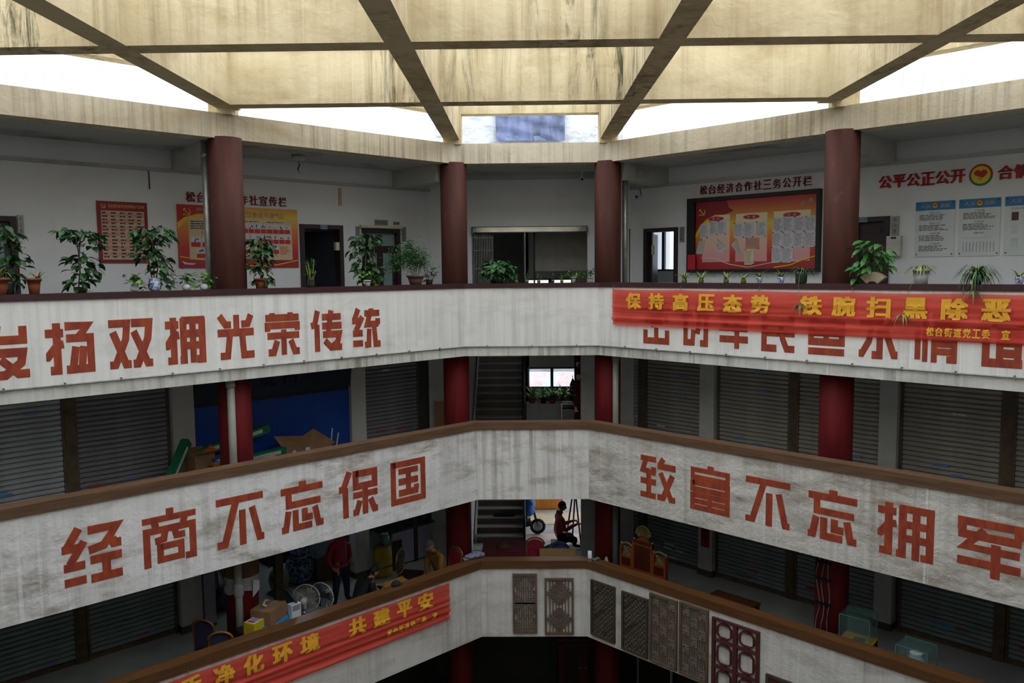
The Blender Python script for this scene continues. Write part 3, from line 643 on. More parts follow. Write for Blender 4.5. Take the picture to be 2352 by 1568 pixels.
def lines(mb, x0, x1, z0, z1, n, y, fill=.8, m=0):
    """rows of print too small to read: short runs of dark dashes"""
    for k in range(n):
        z = z1-(k+.5)*(z1-z0)/n; x = x0; h = (z1-z0)/n*.42; xe = x0+(x1-x0)*random.uniform(fill-.25, 1)
        while x < xe-.01:
            w = random.uniform(.03, .12); mb.box(x, min(x+w, xe), y-.001, y, z-h/2, z+h/2, m); x += w+.015
# red list poster
t = thing('framed_list_poster', 'dark red framed poster with a pink striped table, behind the tall potted plants', 'poster', 'L', (-7.64, 2.1, .54))
MB().box(0, .99, -.03, 0, 0, 1.25).obj('frame', REDD, t); MB().box(.07, .92, -.034, -.03, .07, 1.06).obj('sheet', M('print_buff', '#a79c86', .6), t)
PKS = M('print_salmon', '#b8806c', .6)
for k in range(7): MB().box(.07, .92, -.036, -.034, .14+k*.135, .14+k*.135+.068).obj('table_stripe', PKS, t)
mb = MB()
for c in range(5): lines(mb, .09+c*.17, .2+c*.17, .09, 1.05, 14, -.037, .9)
mb.obj('table_print', INK, t)['kind'] = 'stuff'
emblem(t, .12, 1.15, .045, -.031); mb = MB(); text_fit(mb, '松台经济合作社党员联系户公示表', .22, .93, 1.12, 1.19, -.032); mb.obj('title', GOLD, t)
# propaganda board
t = thing('propaganda_board', 'large red and gold printed board half hidden by the maroon column', 'board', 'L', (-6.03, 2.1, .43))
MB().box(0, 2.88, -.03, 0, 0, 1.37).obj('panel', SUNSET, t)
mb = MB(); mb.prism([(0, .98), (.16, 1.10), (.45, 1.18), (.9, 1.19), (1.3, 1.22), (1.3, 1.37), (0, 1.37)], -.032, -.03, 0, 'xz'); mb.obj('flag', RED, t)
mb = MB(); mb.prism([(0, .83), (.18, 1.04), (.5, 1.13), (.95, 1.15), (.95, 1.19), (.45, 1.18), (.16, 1.10), (0, .98)], -.033, -.03, 0, 'xz'); mb.obj('flag_hem', GOLD, t)
MB().box(.24, 1.3, -.034, -.03, .18, 1.10).obj('text_panel', M('print_sand', '#bba98c', .6), t); MB().box(1.42, 2.72, -.034, -.03, .18, 1.10).obj('text_panel', M('print_sand', '#bba98c'), t)
emblem(t, .21, 1.22, .085, -.034)
for tx, a, b, c, d in (('严守换届纪律', .42, 1.25, 1.2, 1.32), ('保证换届风清气正', 1.45, 2.55, 1.14, 1.27)): mb = MB(); text_fit(mb, tx, a, b, c, d, -.035, 0, .01); mb.obj('title', M('print_title_white', '#d3b7a4', .6), t)
def card(x, z, w, h):
    o = MB().box(x, x+w, -.037, -.034, z+h*.45, z+h).obj('picture_card', WHITEP, t); MB().box(x, x+w, -.038, -.034, z, z+h*.46).obj('caption', RED, o)
    q = MB()
    for k in range(3): q.ball((x+w*random.uniform(.25, .75), -.037, z+h*random.uniform(.55, .85)), w*.10, .002, h*.12, 6, 4)
    q.obj('cartoon', random.choice([INK, BLUEP, PKS]), o)
for c in range(4): card(.28+c*.25, .46, .21, .22)
for c in range(3): card(.4+c*.28, .22, .23, .2)
for g0 in (1.47, 2.08):
    for r in range(3):
        for c in range(4):
            if r == 2 and c > 1: continue
            card(g0+c*.152, .79-r*.235, .135, .21)
mb = MB(); lines(mb, .28, 1.26, .84, 1.04, 4, -.036); lines(mb, 1.47, 2.04, 1.03, 1.07, 1, -.036); lines(mb, 2.08, 2.66, 1.03, 1.07, 1, -.036); mb.obj('body_print', INK, t)['kind'] = 'stuff'
mb = MB(); lines(mb, 2.4, 2.68, .3, .5, 5, -.036); text_fit(mb, '十不准', .5, .75, .73, .8, -.036, 0, .02); mb.obj('red_print', INKR, t)['kind'] = 'stuff'
mb = MB(); mb.tube([(.02, -.034, .25), (.35, -.034, .19), (1.0, -.034, .15), (1.7, -.034, .04), (2.3, -.034, .06), (2.86, -.034, .17)], .014, 5); mb.obj('ribbon', GOLD, t)
mb = MB(); text_fit(mb, '松台街道换届工作领导小组', 1.95, 2.66, .10, .155, -.034); mb.obj('footer', INK, t)
mb = MB(); mb.prism([(.06, .15), (.12, .08), (.3, .07), (.38, .1), (.2, .11)], -.034, -.03, 0, 'xz'); mb.obj('dove', WHITEP, t)
# raised titles on the wall
LET = M('letter_crimson', '#8c2440', .5); LETS = M('letter_red', '#a01c22', .45)
def raised(name, label, fr, x0, x1, z0, z1, body, mat, bold=.02, gap=.14, only=None):
    t = thing(name, label, 'lettering', fr, (x0, 2.1, z0)); n = len(body); p = (x1-x0)/(n-gap)
    for k, ch in enumerate(body):
        v, f = text_geo(ch, 1); w = max(q[0] for q in v); h = max(q[1] for q in v)
        q = [(k*p+a/w*p*(1-gap), b/h*(z1-z0)) for a, b in v]; nn = len(q)
        edge = {}
        for fc in f:
            for a, b in zip(fc, fc[1:]+fc[:1]): edge[(a, b)] = 1
        mb = MB(); bx = bold*p
        for dx in (-bx, 0, bx): mb.add([(a+dx, -.03, b+dx*.3) for a, b in q]+[(a+dx, 0, b+dx*.3) for a, b in q], f+[(a, b, b+nn, a+nn) for (a, b) in edge if (b, a) not in edge])
        mb.obj('character', mat, t)
    return t
raised('wall_title', 'crimson raised characters above the propaganda board, crossed by the downpipe and column', 'L', -5.81, -3.42, 1.86, 2.08, '松台经济合作社宣传栏', LET, .012, .2)
raised('wall_title', 'crimson raised characters above the black-framed notice board', 'R', 1.30, 4.24, 2.17, 2.39, '松台经济合作社三务公开栏', LET, .012, .2)
raised('wall_slogan', 'bold red characters on the white wall left of the round emblem', 'R', 5.76, 7.43, 1.98, 2.24, '公平公正公开', LETS, .05, .12)
raised('wall_slogan', 'bold red characters on the white wall right of the round emblem', 'R', 8.03, 9.7, 1.98, 2.24, '合情合理合法', LETS, .05, .12)
GREENE = M('emblem_green', '#1f6a3a', .5); YELE = M('emblem_yellow', '#c9b52a', .5)
def mediation_emblem(parent, cx, cz, r, y):
    def disc(rr, yy, m, nm, a0=0, a1=360, ri=0):
        q = MB(); n = 28; v = []
        for k in range(n+1):
            a = math.radians(a0+(a1-a0)*k/n); v.append((cx+rr*math.cos(a), cz+rr*math.sin(a)))
        if ri: v += [(cx+ri*math.cos(math.radians(a1-(a1-a0)*k/n)), cz+ri*math.sin(math.radians(a1-(a1-a0)*k/n))) for k in range(n+1)]
        elif a1-a0 < 359: v.append((cx, cz))
        else: v.pop()
        q.prism(v, yy-.006, yy, 0, 'xz'); return q.obj(nm, m, parent)
    disc(r, y, GREENE, 'green_arc', 190, 350); disc(r, y, LETS, 'red_arc', -10, 190); disc(r*.8, y-.006, YELE, 'yellow_disc')
    h = MB(); pts = []
    for k in range(24):
        a = 2*PI*k/24; x = 16*math.sin(a)**3; z = 13*math.cos(a)-5*math.cos(2*a)-2*math.cos(3*a)-math.cos(4*a); pts.append((cx+x/16*r*.56, cz+r*.06+z/16*r*.52))
    h.prism(pts, y-.018, y-.012, 0, 'xz'); h.obj('heart', LETS, parent)
    g = MB()
    for k in range(5): stroke(g, [(-.42+k*.12, -.02-.06*k), (-.1+k*.1, -.42+.04*k)], .05, y-.021, y-.018, r, r, cx, cz)
    g.obj('clasped_fingers', YELE, parent)
t = thing('round_emblem', 'round green, red and yellow emblem with clasped hands in a heart', 'emblem', 'R', (7.72, 2.1, 1.88)); mediation_emblem(t, 0, .22, .215, 0)
def rules_poster(x0, x1, lb, kind):
    t = thing('rules_poster', lb, 'poster', 'R', (x0, 2.1, .51), group='blue-headed mediation posters'); w, h = x1-x0, 1.13
    MB().box(0, w, -.015, 0, 0, h).obj('sheet', PALEP, t); MB().box(0, w, -.018, -.015, h-.18, h).obj('header', BLUEP, t)
    q = MB(); text_fit(q, '人民', .1, .29, h-.135, h-.05, -.02, 0, .02); text_fit(q, '调解', w-.29, w-.1, h-.135, h-.05, -.02, 0, .02); q.obj('header_print', WHITEP, t)
    mediation_emblem(t, w/2, h-.09, .06, -.018)
    q = MB()
    if kind == 0:
        for k in range(4):
            text_fit(q, ['当事人权利', '当事人义务', '工作纪律', '工作原则'][k], w*.36, w*.64, h-.25-k*.21, h-.215-k*.21, -.017); lines(q, .08, w-.12, h-.39-k*.21, h-.265-k*.21, 4, -.017, .75)
    elif kind == 1:
        for k, tx in enumerate(('工作范围', '工作任务', '调解流程')):
            text_fit(q, tx, w*.38, w*.62, h-.25-k*.22, h-.215-k*.22, -.017)
            if k < 2: lines(q, .08, w-.08, h-.40-k*.22, h-.265-k*.22, 5, -.017, .9)
        for k in range(10):
            x = .1+k*(w-.2)/9; lines(q, x-.008, x+.012, .08, .28, 9, -.017, .99)
        q.box(.1, w-.1, -.017, -.016, .36, .363)
    else:
        text_fit(q, '人民调解委员会', .1, w-.1, h-.25, h-.21, -.017)
    q.obj('body_print', INK, t)['kind'] = 'stuff'
    if kind == 2:
        for r in range(3):
            for c in range(3): MB().box(.12+c*.23, .24+c*.23, -.02, -.016, h-.46-r*.25, h-.3-r*.25).obj('photo', M('portrait_dark', '#4a3238', .5) if r == 0 else M('portrait_blank', '#aeb6b8', .5), t)
    for a in (.04, w-.04):
        for b in (.05, h-.04): MB().box(a-.012, a+.012, -.022, -.015, b-.012, b+.012).obj('stud', BLACKF, t)
rules_poster(6.52, 7.28, 'blue-headed rules poster nearest the meter box', 0)
rules_poster(7.35, 8.10, 'blue-headed rules poster with a flow chart, middle of the three', 1)
rules_poster(8.17, 8.92, 'blue-headed poster with small portrait photos, cut by the right edge', 2)
# black framed notice board
t = thing('notice_board', 'black-framed red and gold notice board covered with pinned papers', 'board', 'R', (.99, 2.1, .21)); BW, BH = 3.51, 1.87
for a, b, c, d in ((0, .22, .08, BH-.09), (BW-.08, BW, .08, BH-.09), (0, BW, 0, .08), (0, BW, BH-.09, BH)): MB().box(a, b, -.14, 0, c, d).obj('frame', BLACKF, t)
MB().box(.22, BW-.08, -.06, -.02, .08, BH-.09).obj('backing', SUNSET, t)
mb = MB(); mb.prism([(.22, .95), (.35, 1.18), (.55, 1.33), (.8, 1.44), (1.02, 1.42), (1.3, 1.5), (1.16, 1.6), (1.1, 1.78), (.22, 1.78)], -.064, -.06, 0, 'xz'); mb.obj('flag', REDD, t)
mb = MB(); mb.prism([(.22, .86), (.38, 1.12), (.6, 1.28), (.86, 1.38), (.86, 1.43), (.55, 1.34), (.35, 1.18), (.22, .97)], -.066, -.06, 0, 'xz'); mb.obj('flag_hem', GOLD, t)
emblem(t, .41, 1.52, .09, -.067)
for a, b, tx in ((.42, 1.2, '党务'), (1.36, 2.2, '社务'), (2.36, 3.27, '财务')):
    o = MB().box(a, b, -.063, -.06, .26, 1.42).obj('text_panel', PANELG, t)
    pl = MB(); c0 = (a+b)/2; pl.prism([(c0+.22*math.cos(q)*1.0+(.0), 1.33+.055*math.sin(q)) for q in [k*PI/8 for k in range(16)]], -.068, -.063, 0, 'xz'); pl.obj('heading_pill', RED, t)
    q = MB(); text_fit(q, tx[0], c0-.11, c0-.03, 1.295, 1.365, -.069, 0, .02); text_fit(q, tx[1], c0+.03, c0+.11, 1.295, 1.365, -.069, 0, .02); q.obj('heading', WHITEP, t)
mb = MB(); mb.tube([(.4, -.066, .36), (.8, -.066, .34), (1.2, -.066, .2), (1.7, -.066, .12), (2.3, -.066, .22), (3.0, -.066, .26)], .012, 5); mb.obj('ribbon', CREAM, t)
mb = MB(); mb.tube([(2.4, -.066, .11), (2.8, -.066, .16), (3.1, -.066, .28), (3.42, -.066, .36)], .02, 5); mb.obj('ribbon', GOLD, t)
def bmap(px, py):
    u = (px-250)/1695; tp = 432-137*u; bt = 1375-13*u; return u*BW, BH-(py-tp)/(bt-tp)*BH
PINC = [M('pin_blue', '#23356a', .4), M('pin_red', '#b3223a', .4), M('pin_teal', '#1f6a62', .4), M('pin_ochre', '#a8762a', .4)]
PAPS = [(422, 750, 530, 930), (555, 715, 665, 885), (668, 705, 780, 880), (885, 735, 1020, 920), (1022, 725, 1140, 915), (1170, 715, 1300, 905), (1040, 925, 1215, 1065), (1030, 1070, 1150, 1270),
 (1380, 665, 1505, 850), (1508, 655, 1635, 845), (1638, 650, 1765, 840), (1770, 645, 1905, 840), (1378, 855, 1503, 1040), (1506, 850, 1635, 1045), (1638, 845, 1760, 1045), (1768, 845, 1895, 1040), (1375, 1045, 1500, 1240), (1506, 1045, 1632, 1240), (660, 1020, 775, 1100)]
for k, (a, b, c, d) in enumerate(PAPS):
    x0, z1 = bmap(a, b); x1, z0 = bmap(c, d)
    o = MB().add([(x0, -.07, z0), (x1, -.072, z0), (x1, -.07, z1), (x0, -.071, z1), (x0, -.066, z0), (x1, -.066, z0), (x1, -.066, z1), (x0, -.066, z1)], [(0, 1, 2, 3), (4, 7, 6, 5), (0, 4, 5, 1), (1, 5, 6, 2), (2, 6, 7, 3), (3, 7, 4, 0)]).obj('pinned_paper', PKS if k == 6 else (CREAM if k == 7 else WHITEP), t)
    q = MB(); lines(q, x0+.02, x1-.02, z0+.03, z1-.03, 9, -.0725, .9); q.obj('print', M('print_grey', '#7d7f88', .8), o)['kind'] = 'stuff'
    for px, pz in ((x0+.02, z1-.01), (x1-.02, z0+.01)): MB().lathe([(.016, 0), (.012, .02)], 8).xf(Matrix.Translation((px, -.073, pz)) @ Matrix.Rotation(PI/2, 4, 'X')).obj('drawing_pin', random.choice(PINC), o)
for pts in ([(410, 965), (490, 965), (450, 1140), (365, 1130)], [(660, 925), (775, 1035), (658, 1022)], [(925, 930), (975, 1140), (945, 1140), (850, 1015)]):
    q = MB(); q.prism([bmap(*p) for p in pts], -.078, -.07, 0, 'xz'); q.obj('curled_paper', M('paper_back', '#a3a19c', .7), t)
x0, z1 = bmap(272, 1145); x1, z0 = bmap(380, 1335); MB().box(x0, x1, -.15, -.141, z0, z1).obj('red_leaflet', RED, t)
for (a, b) in ((1740, 470), (1832, 435)):
    x, z = bmap(a, b); q = MB(); q.prism([(x-.07, z-.04), (x+.08, z-.05), (x+.01, z+.06), (x-.02, z+.03)], -.068, -.06, 0, 'xz'); q.obj('dove', M('print_bird_grey', '#8b8784', .6), t)

# ------------------------------------------------------------------ cloth banners with folds
def cloth_mat():
    m, nt, b = _nodes('banner_red_cloth'); out = nt.nodes['Material Output']
    g = _ramp(nt, _noise(nt, 4, 4, (.4, 1, 6)), .35, .65); c = _mix(nt, g, rgb('#d8463a'), rgb('#e25a4a'))
    nt.links.new(c, b.inputs['Base Color']); b.inputs['Roughness'].default_value = .6; b.inputs['Specular IOR Level'].default_value = .2
    tr = nt.nodes.new('ShaderNodeBsdfTranslucent'); nt.links.new(c, tr.inputs[0])
    tp = nt.nodes.new('ShaderNodeBsdfTransparent'); tp.inputs[0].default_value = (1, .6, .52, 1)
    m1 = nt.nodes.new('ShaderNodeMixShader'); m1.inputs[0].default_value = .3; nt.links.new(b.outputs[0], m1.inputs[1]); nt.links.new(tr.outputs[0], m1.inputs[2])
    m2 = nt.nodes.new('ShaderNodeMixShader'); m2.inputs[0].default_value = .30; nt.links.new(m1.outputs[0], m2.inputs[1]); nt.links.new(tp.outputs[0], m2.inputs[2])
    nt.links.new(m2.outputs[0], out.inputs[0]); return m
CLOTH = cloth_mat(); BTXT = M('banner_yellow_print', '#dfa42c', .6, 0, .08, 6)
def banner(name, label, fr, x0, x1, z0, z1, y, texts, seed, sag=0.0):
    t = thing(name, label, 'banner', fr, (x0, y, z0)); w, h = x1-x0, z1-z0; rnd = random.Random(seed); ph = [rnd.uniform(0, 6) for _ in range(6)]
    def fy(x, z):
        v = z/h; low = max(0, 1-v*1.15)
        a = .006*math.sin(9*v+ph[0]+.25*x)+low*(.020*math.sin(21*v+ph[1]+.33*x)+.012*math.sin(37*v+ph[2]-.2*x))
        a += .02*math.exp(-((v-.40-.02*math.sin(.6*x+ph[3]))/.035)**2)+.016*math.exp(-((v-.22-.03*math.sin(.4*x+ph[4]))/.03)**2)
        return -.02-a*1.1-abs(.004*math.sin(3*x))
    def top(x): return h-.012*abs(math.sin(PI*x/1.9))-sag*math.sin(PI*x/w)
    nx, nz = int(w*9), 44; v = []; f = []
    for j in range(nz+1):
        for i in range(nx+1):
            x = w*i/nx; z = top(x)*j/nz; v.append((x, fy(x, z), z))
    for j in range(nz):
        for i in range(nx): k = j*(nx+1)+i; f.append((k, k+1, k+nx+2, k+nx+1))
    MB().add(v, f).obj('cloth', CLOTH, t, smooth=True)
    for body, a, b, c, d, bold in texts:
        q = MB(); n = len(body); p = (b-a)/n
        if n == 1: text_fit(q, body, a-x0, b-x0, c-z0, d-z0, 0, 0, bold, lambda X, Z: fy(X, Z)-.014)
        else:
            p = (b-a)/(n-.15)
            for k, ch in enumerate(body):
                if ch != ' ': text_fit(q, ch, a-x0+k*p, a-x0+(k+.85)*p, c-z0, d-z0, 0, 0, bold, lambda X, Z: fy(X, Z)-.014)
        o_ = q.obj('printed_character' if n == 1 else 'printed_footer', BTXT, t)
        if n > 1: o_['kind'] = 'stuff'
    for k in range(int(w/1.9)+1): MB().tube([(min(k*1.9, w-.02)+.01, -.01, top(min(k*1.9, w))-.02), (min(k*1.9, w-.02)+.01, .0, top(min(k*1.9, w))+.09)], .006, 5).obj('tie_string', GALV, t)
    return t
XB = [(1.14, 1.58), (1.78, 2.21), (2.44, 2.85), (3.08, 3.5), (3.71, 4.16), (4.36, 4.79), (5.42, 5.87), (6.06, 6.51), (6.71, 7.15), (7.37, 7.78), (8.0, 8.43), (8.63, 9.07)]
banner('cloth_banner', 'red cloth banner with yellow characters tied below the top gallery rail', 'R', .72, 10.0, -.985, -.155, -D3-.03, [(c, a, b, -.62, -.225, .045) for c, (a, b) in zip('保持高压态势铁腕扫黑除恶', XB)] + [('松台街道党工委 宣', 7.77, 9.07, -.91, -.75, .035)], 3)
XB1 = [(-7.85, -7.45), (-7.25, -6.84), (-6.67, -6.26), (-6.09, -5.66), (-5.5, -5.06), (-4.38, -3.95), (-3.78, -3.34), (-3.16, -2.75), (-2.59, -2.15)]
banner('cloth_banner', 'red cloth banner with yellow characters on the lowest visible parapet', 'L', -9.6, -1.67, -7.63, -6.79, -D1-.04, [(c, a, b, -7.22, -6.82, .045) for c, (a, b) in zip('手净化环境共建平安', XB1)] + [('松台街道党工委 宣', -3.43, -2.06, -7.52, -7.34, .035)], 8)

# ------------------------------------------------------------------ carved lattice panels hung on the lower parapet
LATW = M('lattice_wood', '#5b4a3c', .7, 0, .25, 8, stretch=(1, 1, .4)); LATD = M('lattice_dark_wood', '#3f352a', .75, 0, .25, 8); LATR = M('lattice_red_wood', '#4c2420', .6, 0, .2, 6)
def bars(kind, w, h):
    q = MB(); b = {'basket': .0065, 'diamond': .016, 'brickdiamond': .014}.get(kind, .012); Y0, Y1 = -.035, -.012
    V = lambda x, a, c: q.box(x-b, x+b, Y0, Y1, a, c)
    H = lambda z, a, c: q.box(a, c, Y0-.002, Y1, z-b*.8, z+b*.8)
    if kind in ('diamond', 'brickdiamond'):
        n = 9 if kind == 'diamond' else 8; reps = 2; ch = h/reps; A = ch/2
        for r in range(reps):
            zc = (r+.5)*ch
            for i in range(1, n):
                x = w*i/n; dx = abs(x-w/2)/(w/2); e = A*(1.0-.85*dx)
                if kind == 'diamond': V(x, zc-e, zc+e)
                else: V(x, zc-A, zc-e*.75) if e*.75 < A else None; V(x, zc+e*.75, zc+A) if e*.75 < A else None
            m = 11
            for j in range(m+1):
                z = r*ch+ch*j/m; dz = abs(z-zc)/A; e = w/2*min(1, (1-dz)/.85)
                if kind == 'diamond': H(z, 0, w/2-e) if e < w/2 else None; H(z, w/2+e, w) if e < w/2 else None
                else:
                    H(z, w/2-e, w/2+e)
                    for i in range(4):
                        x = w/2+(i-1.5+(j % 2)*.5)*w*.22
                        if abs(x-w/2) < e: V(x, z, z+ch/m)
            if kind == 'diamond':
                for i in range(1, n): H(zc+(.02 if i % 2 else -.02)*2, w*i/n-.02, w*(i+1)/n-.02 if i < n-1 else w)
    if kind == 'brick':
        m = int(h/.058)
        for j in range(m+1):
            z = h*j/m; H(z, 0, w)
            for i in range(6):
                x = w*((i+.5*(j % 2))/5.5)
                if x < w and j < m: V(x, z, z+h/m)
        for s in (-1, 1):
            for r in range(2):
                a = h*(.27+.46*r); stroke(q, [(w/2, a-s*w*.5), (w if s > 0 else 0, a)], .018, Y0, Y1, 1, 1, 0, 0); stroke(q, [(w/2, a+s*w*.5), (0 if s > 0 else w, a)], .018, Y0, Y1, 1, 1, 0, 0)
    if kind == 'basket':
        nx, nz = 3, 7; cw, ch = w/nx, h/nz
        for i in range(nx):
            for j in range(nz):
                x0, z0 = i*cw, j*ch
                H(z0, x0, x0+cw); V(x0, z0, z0+ch)
                if (i+j) % 2:
                    for k in range(1, 5): V(x0+cw*k/5, z0+(.02 if k % 2 else 0), z0+ch)
                else:
                    for k in range(1, 4): H(z0+ch*k/4, x0, x0+cw)
                    V(x0+cw/2, z0, z0+ch*.25); V(x0+cw*.3, z0+ch*.5, z0+ch*.75)
    return q
def lattice(fr, x0, x1, z0, z1, kind, wood, label):
    t = thing('lattice_panel', label, 'panel', fr, (x0, -D1, z0), group='carved wooden lattice panels on the lowest parapet'); w, h = x1-x0, z1-z0; e = .05
    for a, b, c, d in ((0, e, 0, h), (w-e, w, 0, h)): MB().box(a, b, -.055, 0, c, d).obj('stile', wood, t)
    for c, d in ((0, e), (h-e, h)): MB().box(e, w-e, -.055, 0, c, d).obj('rail', wood, t)
    q = bars(kind, w-2*e, h-2*e); q.xf(Matrix.Translation((e, 0, e))); q.obj('lattice_bars', wood, t)['kind'] = 'stuff'
lattice('F', -.51, .07, -8.32, -6.87, 'diamond', LATW, 'narrow lattice panel of stepped diamonds, first on the short parapet')
lattice('F', .25, .94, -8.36, -6.98, 'brickdiamond', LATW, 'wider lattice panel of stepped bricks, second on the short parapet')
lattice('R', .79, 1.51, -8.31, -6.97, 'brick', LATD, 'dark close-set lattice panel next to the orange-stained corner')
lattice('R', 1.71, 2.44, -8.36, -6.99, 'brick', LATD, 'dark close-set lattice panel, second after the orange-stained corner')
lattice('R', 2.49, 3.21, -8.37, -6.81, 'basket', LATW, 'basket-weave lattice panel beside the dark close-set ones')
lattice('R', 3.27, 3.98, -8.37, -6.79, 'basket', LATW, 'basket-weave lattice panel beside the red-brown double panel')
t = thing('window_panel', 'red-brown double panel with eight-sided openings, lowest parapet', 'panel', 'R', (4.08, -D1, -8.42)); w, h = 1.07, 1.55
for a, b in ((0, .07), (.49, .58), (1.0, 1.07)): MB().box(a, b, -.06, 0, 0, h).obj('stile', LATR, t)
for c in (0, .5, 1.06, h-.05):
    for a, b in ((.07, .49), (.58, 1.0)): MB().box(a, b, -.055, 0, c, c+.05).obj('rail', LATR, t)
for a, b in ((.07, .49), (.58, 1.0)):
    for c, d in ((.05, .5), (.55, 1.06), (1.11, h-.05)):
        g = .055; k = .06; p = [(a+g, c+g+k), (a+g+k, c+g), (b-g-k, c+g), (b-g, c+g+k), (b-g, d-g-k), (b-g-k, d-g), (a+g+k, d-g), (a+g, d-g-k), (a+g, c+g+k)]
        q = MB(); stroke(q, p, .028, -.05, -.01, 1, 1, 0, 0); q.obj('octagon_bead', LATR, t)
        for sx, sz in (((a+b)/2, c+.02), ((a+b)/2, d-.02), (a+.02, (c+d)/2), (b-.02, (c+d)/2)): MB().box(sx-.05, sx+.05, -.045, -.01, sz-.03, sz+.03).obj('spacer_block', LATR, t)
t = thing('carved_plaque', 'small dark wooden panel at the bottom edge of the lowest parapet', 'frame', 'R', (5.30, -D1, -8.3))
for a, b, c, d in ((0, .06, 0, .64), (.64, .7, 0, .64), (.06, .64, 0, .06), (.06, .64, .58, .64)): MB().box(a, b, -.05, 0, c, d).obj('rail', LATD, t)
MB().box(.06, .64, -.03, -.01, .06, .58).obj('panel', LATR, t)

# ------------------------------------------------------------------ potted plants on the top rail
LF = [M('leaf_deep_green', '#1a371b', .45, 0, .35, 9, c2='#284d25'), M('leaf_mid_green', '#244821', .45, 0, .3, 9, c2='#355e2c'), M('leaf_bright_green', '#4d7f2c', .45, 0, .25, 9, c2='#6d9a3d'),
      M('leaf_spider', '#5f7a3a', .5, 0, .3, 20, c2='#93a25c'), M('leaf_fern', '#2f5f33', .6, 0, .25, 12, c2='#4a7a46'), M('leaf_dry', '#8f8350', .7)]
STEM = M('stem_brown', '#5a4a38', .8, 0, .2, 9); TERRA = M('terracotta', '#8a4a30', .7, 0, .15, 6); WCER = M('ceramic_white', '#c3c6c8', .25, 0, .05, 5, spec=.5)
def bluewhite(name, s=9.0, lo=.52, c='#2f4a8a', base='#b9c4d2'):
    m, nt, b = _nodes(name); f = _ramp(nt, _noise(nt, s, 3, (1, 1, 1), 1.2), lo, lo+.05)
    nt.links.new(_mix(nt, f, rgb(base), rgb(c)), b.inputs['Base Color']); b.inputs['Roughness'].default_value = .15; b.inputs['Specular IOR Level'].default_value = .6; return m
BW_ = bluewhite('porcelain_blue_white', 22); DGLASS = M('glass_dark_green', '#2b3a2a', .15, 0, .2, 8, spec=.6); TEAL = M('ceramic_teal', '#123f4a', .2, 0, .1, 4, spec=.5)
PALEW = M('pot_pale_wood', '#b3a58c', .6, 0, .1, 6); POTG = M('pot_taupe', '#6a5650', .6, 0, .1, 5); SOIL = M('soil_dark', '#2a211a', .9)
def leaf_mesh(name, L, W, m, droop=.18):
    xs = ((0, 0, 0), (.12, .35, .02), (.38, 1, .03), (.7, .75, -.02), (1, 0, -droop)); q = MB(); v = []
    for x, w, z in xs: v += [(x*L, -w*W/2, z*L+.08*W*(w > 0)), (x*L, 0, z*L), (x*L, w*W/2, z*L+.08*W*(w > 0))]
    f = []
    for k in range(4):
        a = k*3
        for j in (0, 1): f.append((a+j, a+3+j, a+4+j, a+1+j))
    return q.add(v, f).mesh(name, m, True)
LM = [leaf_mesh('leaf', .13, .085, LF[0]), leaf_mesh('leaf', .14, .09, LF[1]), leaf_mesh('leaf', .24, .12, M('leaf_broad_green', '#2c5f26', .4, 0, .25, 8, c2='#437c36')), leaf_mesh('leaf', .10, .07, LF[2])]
def leaves(t, clusters, meshes, rnd, scale=(.95, 1.45), up=.1):
    """each leaf an object sharing one mesh; clusters are (x, y, z, rx, ry, rz, count)"""
    for cx, cy, cz, rx, ry, rz, n in clusters:
        for _ in range(n):
            while True:
                p = Vector((rnd.uniform(-1, 1), rnd.uniform(-1, 1), rnd.uniform(-1, 1)))
                if .25 < p.length < 1: break
            q = Vector((cx+p.x*rx, cy+p.y*ry, cz+p.z*rz)); a = math.atan2(p.y, p.x)+rnd.uniform(-.8, .8)
            o = place(rnd.choice(meshes), 'leaf', t, loc=q, rot=(rnd.uniform(-.5, .5), rnd.uniform(.0, 1.0)-up, a)); s = rnd.uniform(*scale); o.scale = (s, s, s)
def foliage(t, clusters, L, W, m, rnd, name='foliage'):
    q = MB()
    for cx, cy, cz, rx, ry, rz, n in clusters:
        for _ in range(n):
            p = Vector((rnd.gauss(0, .45), rnd.gauss(0, .45), rnd.gauss(0, .45))); c = Vector((cx+p.x*rx, cy+p.y*ry, cz+p.z*rz))
            a = rnd.uniform(0, 2*PI); el = rnd.uniform(-.6, .7); d = Vector((math.cos(a)*math.cos(el), math.sin(a)*math.cos(el), math.sin(el))); n_ = d.cross(Vector((0, 0, 1))).normalized()
            l = L*rnd.uniform(.7, 1.2); w = W*rnd.uniform(.7, 1.2)
            q.add([c, c+d*l*.5+n_*w/2, c+d*l+Vector((0, 0, -l*.25)), c+d*l*.5-n_*w/2], [(0, 1, 2, 3)])
    o = q.obj(name, m, t); o['kind'] = 'stuff'; return o
def blades(t, n, L, rnd, m, W=.026, base=(0, 0, 0), arch=1.0, spread=1.0, droop=1.0, name='foliage', mats=None):
    q = MB()
    for k in range(n):
        a = 2*PI*k/n+rnd.uniform(-.3, .3); l = L*rnd.uniform(.65, 1.15); e = rnd.uniform(.5, 1.25)*arch; v = []; f = []; S = 7
        p = Vector(base)+Vector((math.cos(a), math.sin(a), 0))*.02; d = Vector((math.cos(a)*math.cos(e)*spread, math.sin(a)*math.cos(e)*spread, math.sin(e)))
        for j in range(S):
            w = W*(1-(j/(S-1))**2)*.5+.001; s = Vector((-math.sin(a), math.cos(a), 0)); v += [p-s*w, p+s*w]
            p = p+d*l/(S-1); d = (d+Vector((0, 0, -.36*droop*l/.35))).normalized() if d.length else d
        for j in range(S-1): f.append((2*j, 2*j+1, 2*j+3, 2*j+2))
        q.add(v, f, 0 if mats is None else (1 if rnd.random() < .25 else 0))
    o = q.obj(name, m if mats is None else mats, t); o['kind'] = 'stuff'; return o
